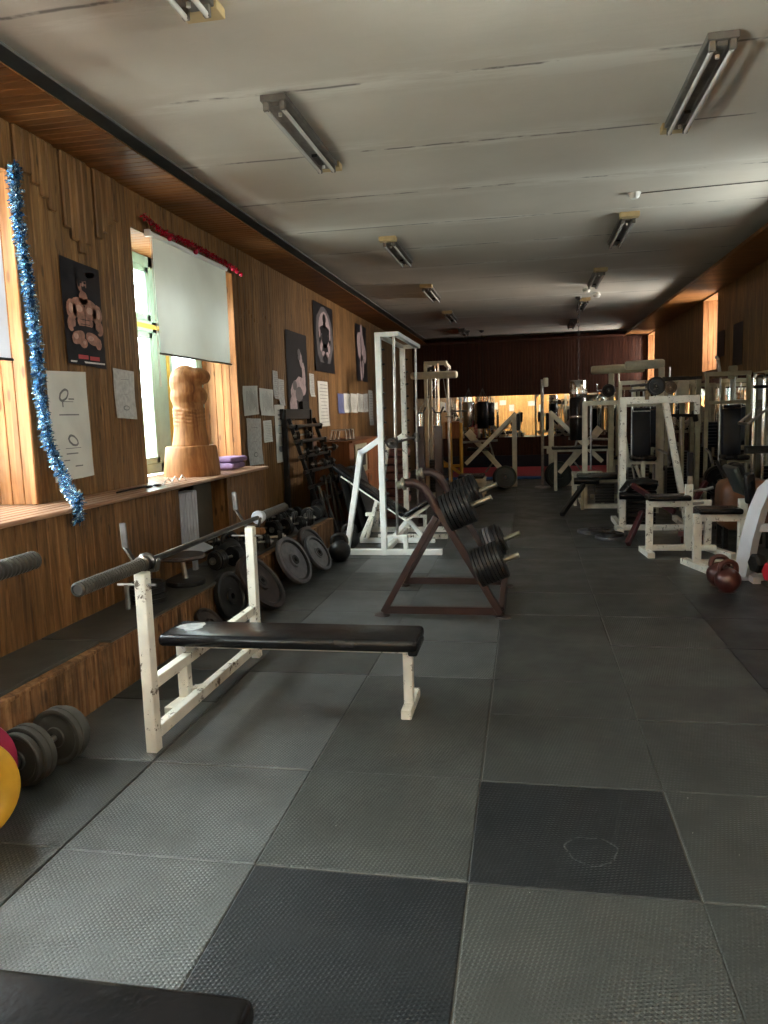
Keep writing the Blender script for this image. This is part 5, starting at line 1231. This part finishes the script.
# T-bar row lever with a chrome plate on its end
def lever():
    t = thing('lever_arm', 'dark loading lever with bright round end hub pointing at the viewer', 'lever', (2.6, 10.2, 0))
    part(t, 'lever', 'iron', ('tube', [(2.42, 10.55, .86), (2.50, 9.9, .42)], .022, 10), ('tube', [(2.42, 10.5, .66), (2.66, 10.45, .74)], .03, 10)); part(t, 'hub', 'steel', ('lathe', [(.001, 0), (.03, 0), (.06, .01), (.065, .03), (.04, .05), (.001, .05)], (2.53, 9.84, .395), (.35, -.85, -.1), 22)); part(t, 'plate', 'iron', ('disc_plate', (2.60, 10.42, .72), (.3, -1, 0), .14, .05, .02, 28)); part(t, 'plate', 'iron', ('disc_plate', (2.46, 10.68, .60), (.3, -1, 0), .2, .05, .02, 28))
    part(t, 'stand', 'iron', ('beam', (2.5, 10.55, 0), (2.5, 10.55, .88), .07), ('box', (2.5, 10.55, .02), (.26, .4, .04)))
lever()
# stools
def stool_a():
    t = thing('exercise_seat', 'cream framed low seat with thin back post, left of the two stools', 'exercise seat', (1.6, 8.6, 0), 'cream exercise seats')
    C_ = 'cream'
    part(t, 'leg', C_, ('beam', (1.295, 8.58, .03), (1.295, 8.58, .56), .07)); part(t, 'seat_rail', C_, ('beam', (1.26, 8.58, .555), (1.92, 8.58, .555), .06, .07))
    part(t, 'foot', C_, ('beam', (1.285, 8.34, .03), (1.25, 8.78, .03), .075, .06)); part(t, 'base_rail', C_, ('beam', (1.3, 8.58, .075), (1.98, 8.58, .075), .06, .06)); part(t, 'foot', C_, ('beam', (2.10, 8.32, .03), (1.95, 8.80, .03), .075, .06))
    part(t, 'back_post', C_, ('beam', (1.695, 8.58, .06), (1.695, 8.58, .76), .075)); part(t, 'inner_post', 'steel', ('beam', (1.70, 8.58, .75), (1.70, 8.58, .86), .045)); part(t, 'post_grip', 'vinylblue', ('beam', (1.70, 8.58, .85), (1.70, 8.58, 1.10), .055, .06))
    part(t, 'seat_pad', 'vinyl', ('box', (1.48, 8.58, .622), (.44, .30, .055), None, .02, 0, 3))
    for z in (.56, .70): part(t, 'adjusting_pin', 'steel', ('tube', [(1.72, 8.5, z), (1.83, 8.5, z+.01)], .014, 8))
    part(t, 'rear_leg', C_, ('beam', (1.90, 8.62, .08), (1.90, 8.62, .40), .07))
stool_a()
def stool_b():
    t = thing('preacher_bench', 'cream preacher curl seat with dark green arm pad, right of the stools', 'exercise seat', (1.85, 7.9, 0), 'cream exercise seats')
    C_ = 'cream'
    part(t, 'leg', C_, ('beam', (1.64, 7.88, .03), (1.64, 7.88, .50), .075)); part(t, 'seat_rail', C_, ('beam', (1.60, 7.88, .50), (2.06, 7.88, .50), .06, .075)); part(t, 'back_post', C_, ('beam', (2.055, 7.88, .05), (2.055, 7.88, .68), .075))
    part(t, 'foot', C_, ('beam', (1.70, 7.58, .03), (1.56, 8.08, .03), .08, .06)); part(t, 'base_rail', C_, ('beam', (1.64, 7.88, .05), (2.1, 7.88, .05), .06)); part(t, 'seat_pad', 'vinyl', ('box', (1.83, 7.88, .572), (.40, .30, .055), None, .02, 0, 3))
    part(t, 'arm_pad', 'greenpad', ('box', (2.0, 7.95, .86), (.30, .42, .055), Matrix.Rotation(1.15, 3, 'Y'), .02, 0, 3)); part(t, 'pad_end', 'vinyl', ('box', (2.07, 7.72, .80), (.10, .07, .30), Matrix.Rotation(-.08, 3, 'Y'), .03, 0, 3), label='rounded black end of the arm pad')
stool_b()
def buck():
    t = thing('leather_buck', 'tan brown rounded leather body behind the preacher seat', 'leather block', (2.35, 9.0, 0))
    part(t, 'body', 'leather', ('box', (2.38, 9.1, .48), (.55, .5, .56), None, .12, 0, 4)); part(t, 'leg', 'iron', ('beam', (2.16, 8.95, 0), (2.16, 8.95, .3), .05)); part(t, 'leg', 'iron', ('beam', (2.6, 8.95, 0), (2.6, 8.95, .3), .05)); part(t, 'leg', 'iron', ('beam', (2.16, 9.25, 0), (2.16, 9.25, .3), .05)); part(t, 'leg', 'iron', ('beam', (2.6, 9.25, 0), (2.6, 9.25, .3), .05))
buck()
def red_frame():
    t = thing('red_frame', 'dark red tubular machine base behind the left cream seat', 'exercise machine', (1.5, 9.3, 0))
    part(t, 'strut', 'red', ('beam', (1.13, 9.05, .03), (1.33, 9.35, .36), .05, .07)); part(t, 'strut', 'red', ('beam', (1.30, 10.0, .62), (1.72, 9.5, .34), .05, .06)); part(t, 'base_rail', 'red', ('beam', (1.7, 9.15, .14), (2.02, 9.05, .10), .05, .06), ('beam', (1.75, 9.15, .03), (1.75, 9.15, .14), .05)); part(t, 'upper_strut', 'red', ('beam', (1.85, 9.2, .45), (2.02, 9.3, .72), .05, .05), ('beam', (1.85, 9.2, .12), (1.85, 9.2, .47), .05, .05))
    part(t, 'plate_horn', 'steel', ('tube', [(1.98, 9.25, .62), (2.08, 9.2, .66)], .018, 8))
red_frame()
for i, (x, y, z, r) in enumerate([(.80, 10.05, .02, .17), (.90, 9.95, .06, .15), (.98, 9.58, .02, .17), (1.02, 9.62, .06, .14)]):
    plate(['left lower black plate lying flat on the floor by the cream frame', 'left upper black plate lying flat on the floor by the cream frame', 'front lower plate lying flat in front of the cream frame', 'front upper plate lying flat in front of the cream frame'][i], (x, y, z), (.05, 0, 1), r, .038, 'iron' if i % 2 else 'plategrey', group='plates lying on the floor')
# white dumbbell rack at the right edge
def db_rack():
    t = thing('dumbbell_rack', 'bluish white arched dumbbell rack cut by the right edge', 'rack', (2.4, 7.35, 0))
    for y in (7.33,):
        part(t, 'arch', 'coldwhite', ('tube', [(1.93, y, .04), (1.98, y, .38), (2.04, y, .64), (2.10, y, .80), (2.20, y, .90), (2.36, y, .94), (2.54, y, .90), (2.63, y, .80), (2.69, y, .62), (2.84, y, .04)], .082, 4))
        part(t, 'base_rail', 'coldwhite', ('beam', (1.86, y, .03), (2.88, y, .03), .09, .06)); part(t, 'cross_bar', 'coldwhite', ('beam', (1.99, y, .48), (2.74, y, .48), .06, .07))
    for x, z in ((2.0, .03), (2.78, .03)): part(t, 'foot', 'coldwhite', ('beam', (x, 7.15, z), (x, 7.5, z), .07, .06))
db_rack()
def hexdb(label, x, y, z, mat):
    t = thing('dumbbell', label, 'dumbbell', (x, y, z), 'hex dumbbells on the white rack')
    part(t, 'handle', 'steel', ('tube', [(x-.05, y, z), (x+.2, y+.06, z)], .017, 10))
    for s, xx in ((0, x), (1, x+.2)): part(t, 'head', mat, ('lathe', [(.001, -.05), (.075, -.05), (.09, -.03), (.09, .03), (.075, .05), (.001, .05)], (xx, y+.06*s, z), (.95, .3, 0), 6 if True else 8, 0, False))
hexdb('black ridged dumbbell low by the white rack beside the maroon kettlebells', 2.00, 7.14, .19, 'rubber')
hexdb('red dumbbell low by the white rack at the right edge', 2.05, 6.90, .16, 'redplastic')
# stacks and towers standing along the right wall
for i, (x, y) in enumerate([(2.7, 14.6), (2.75, 17.0), (2.2, 17.8)]):
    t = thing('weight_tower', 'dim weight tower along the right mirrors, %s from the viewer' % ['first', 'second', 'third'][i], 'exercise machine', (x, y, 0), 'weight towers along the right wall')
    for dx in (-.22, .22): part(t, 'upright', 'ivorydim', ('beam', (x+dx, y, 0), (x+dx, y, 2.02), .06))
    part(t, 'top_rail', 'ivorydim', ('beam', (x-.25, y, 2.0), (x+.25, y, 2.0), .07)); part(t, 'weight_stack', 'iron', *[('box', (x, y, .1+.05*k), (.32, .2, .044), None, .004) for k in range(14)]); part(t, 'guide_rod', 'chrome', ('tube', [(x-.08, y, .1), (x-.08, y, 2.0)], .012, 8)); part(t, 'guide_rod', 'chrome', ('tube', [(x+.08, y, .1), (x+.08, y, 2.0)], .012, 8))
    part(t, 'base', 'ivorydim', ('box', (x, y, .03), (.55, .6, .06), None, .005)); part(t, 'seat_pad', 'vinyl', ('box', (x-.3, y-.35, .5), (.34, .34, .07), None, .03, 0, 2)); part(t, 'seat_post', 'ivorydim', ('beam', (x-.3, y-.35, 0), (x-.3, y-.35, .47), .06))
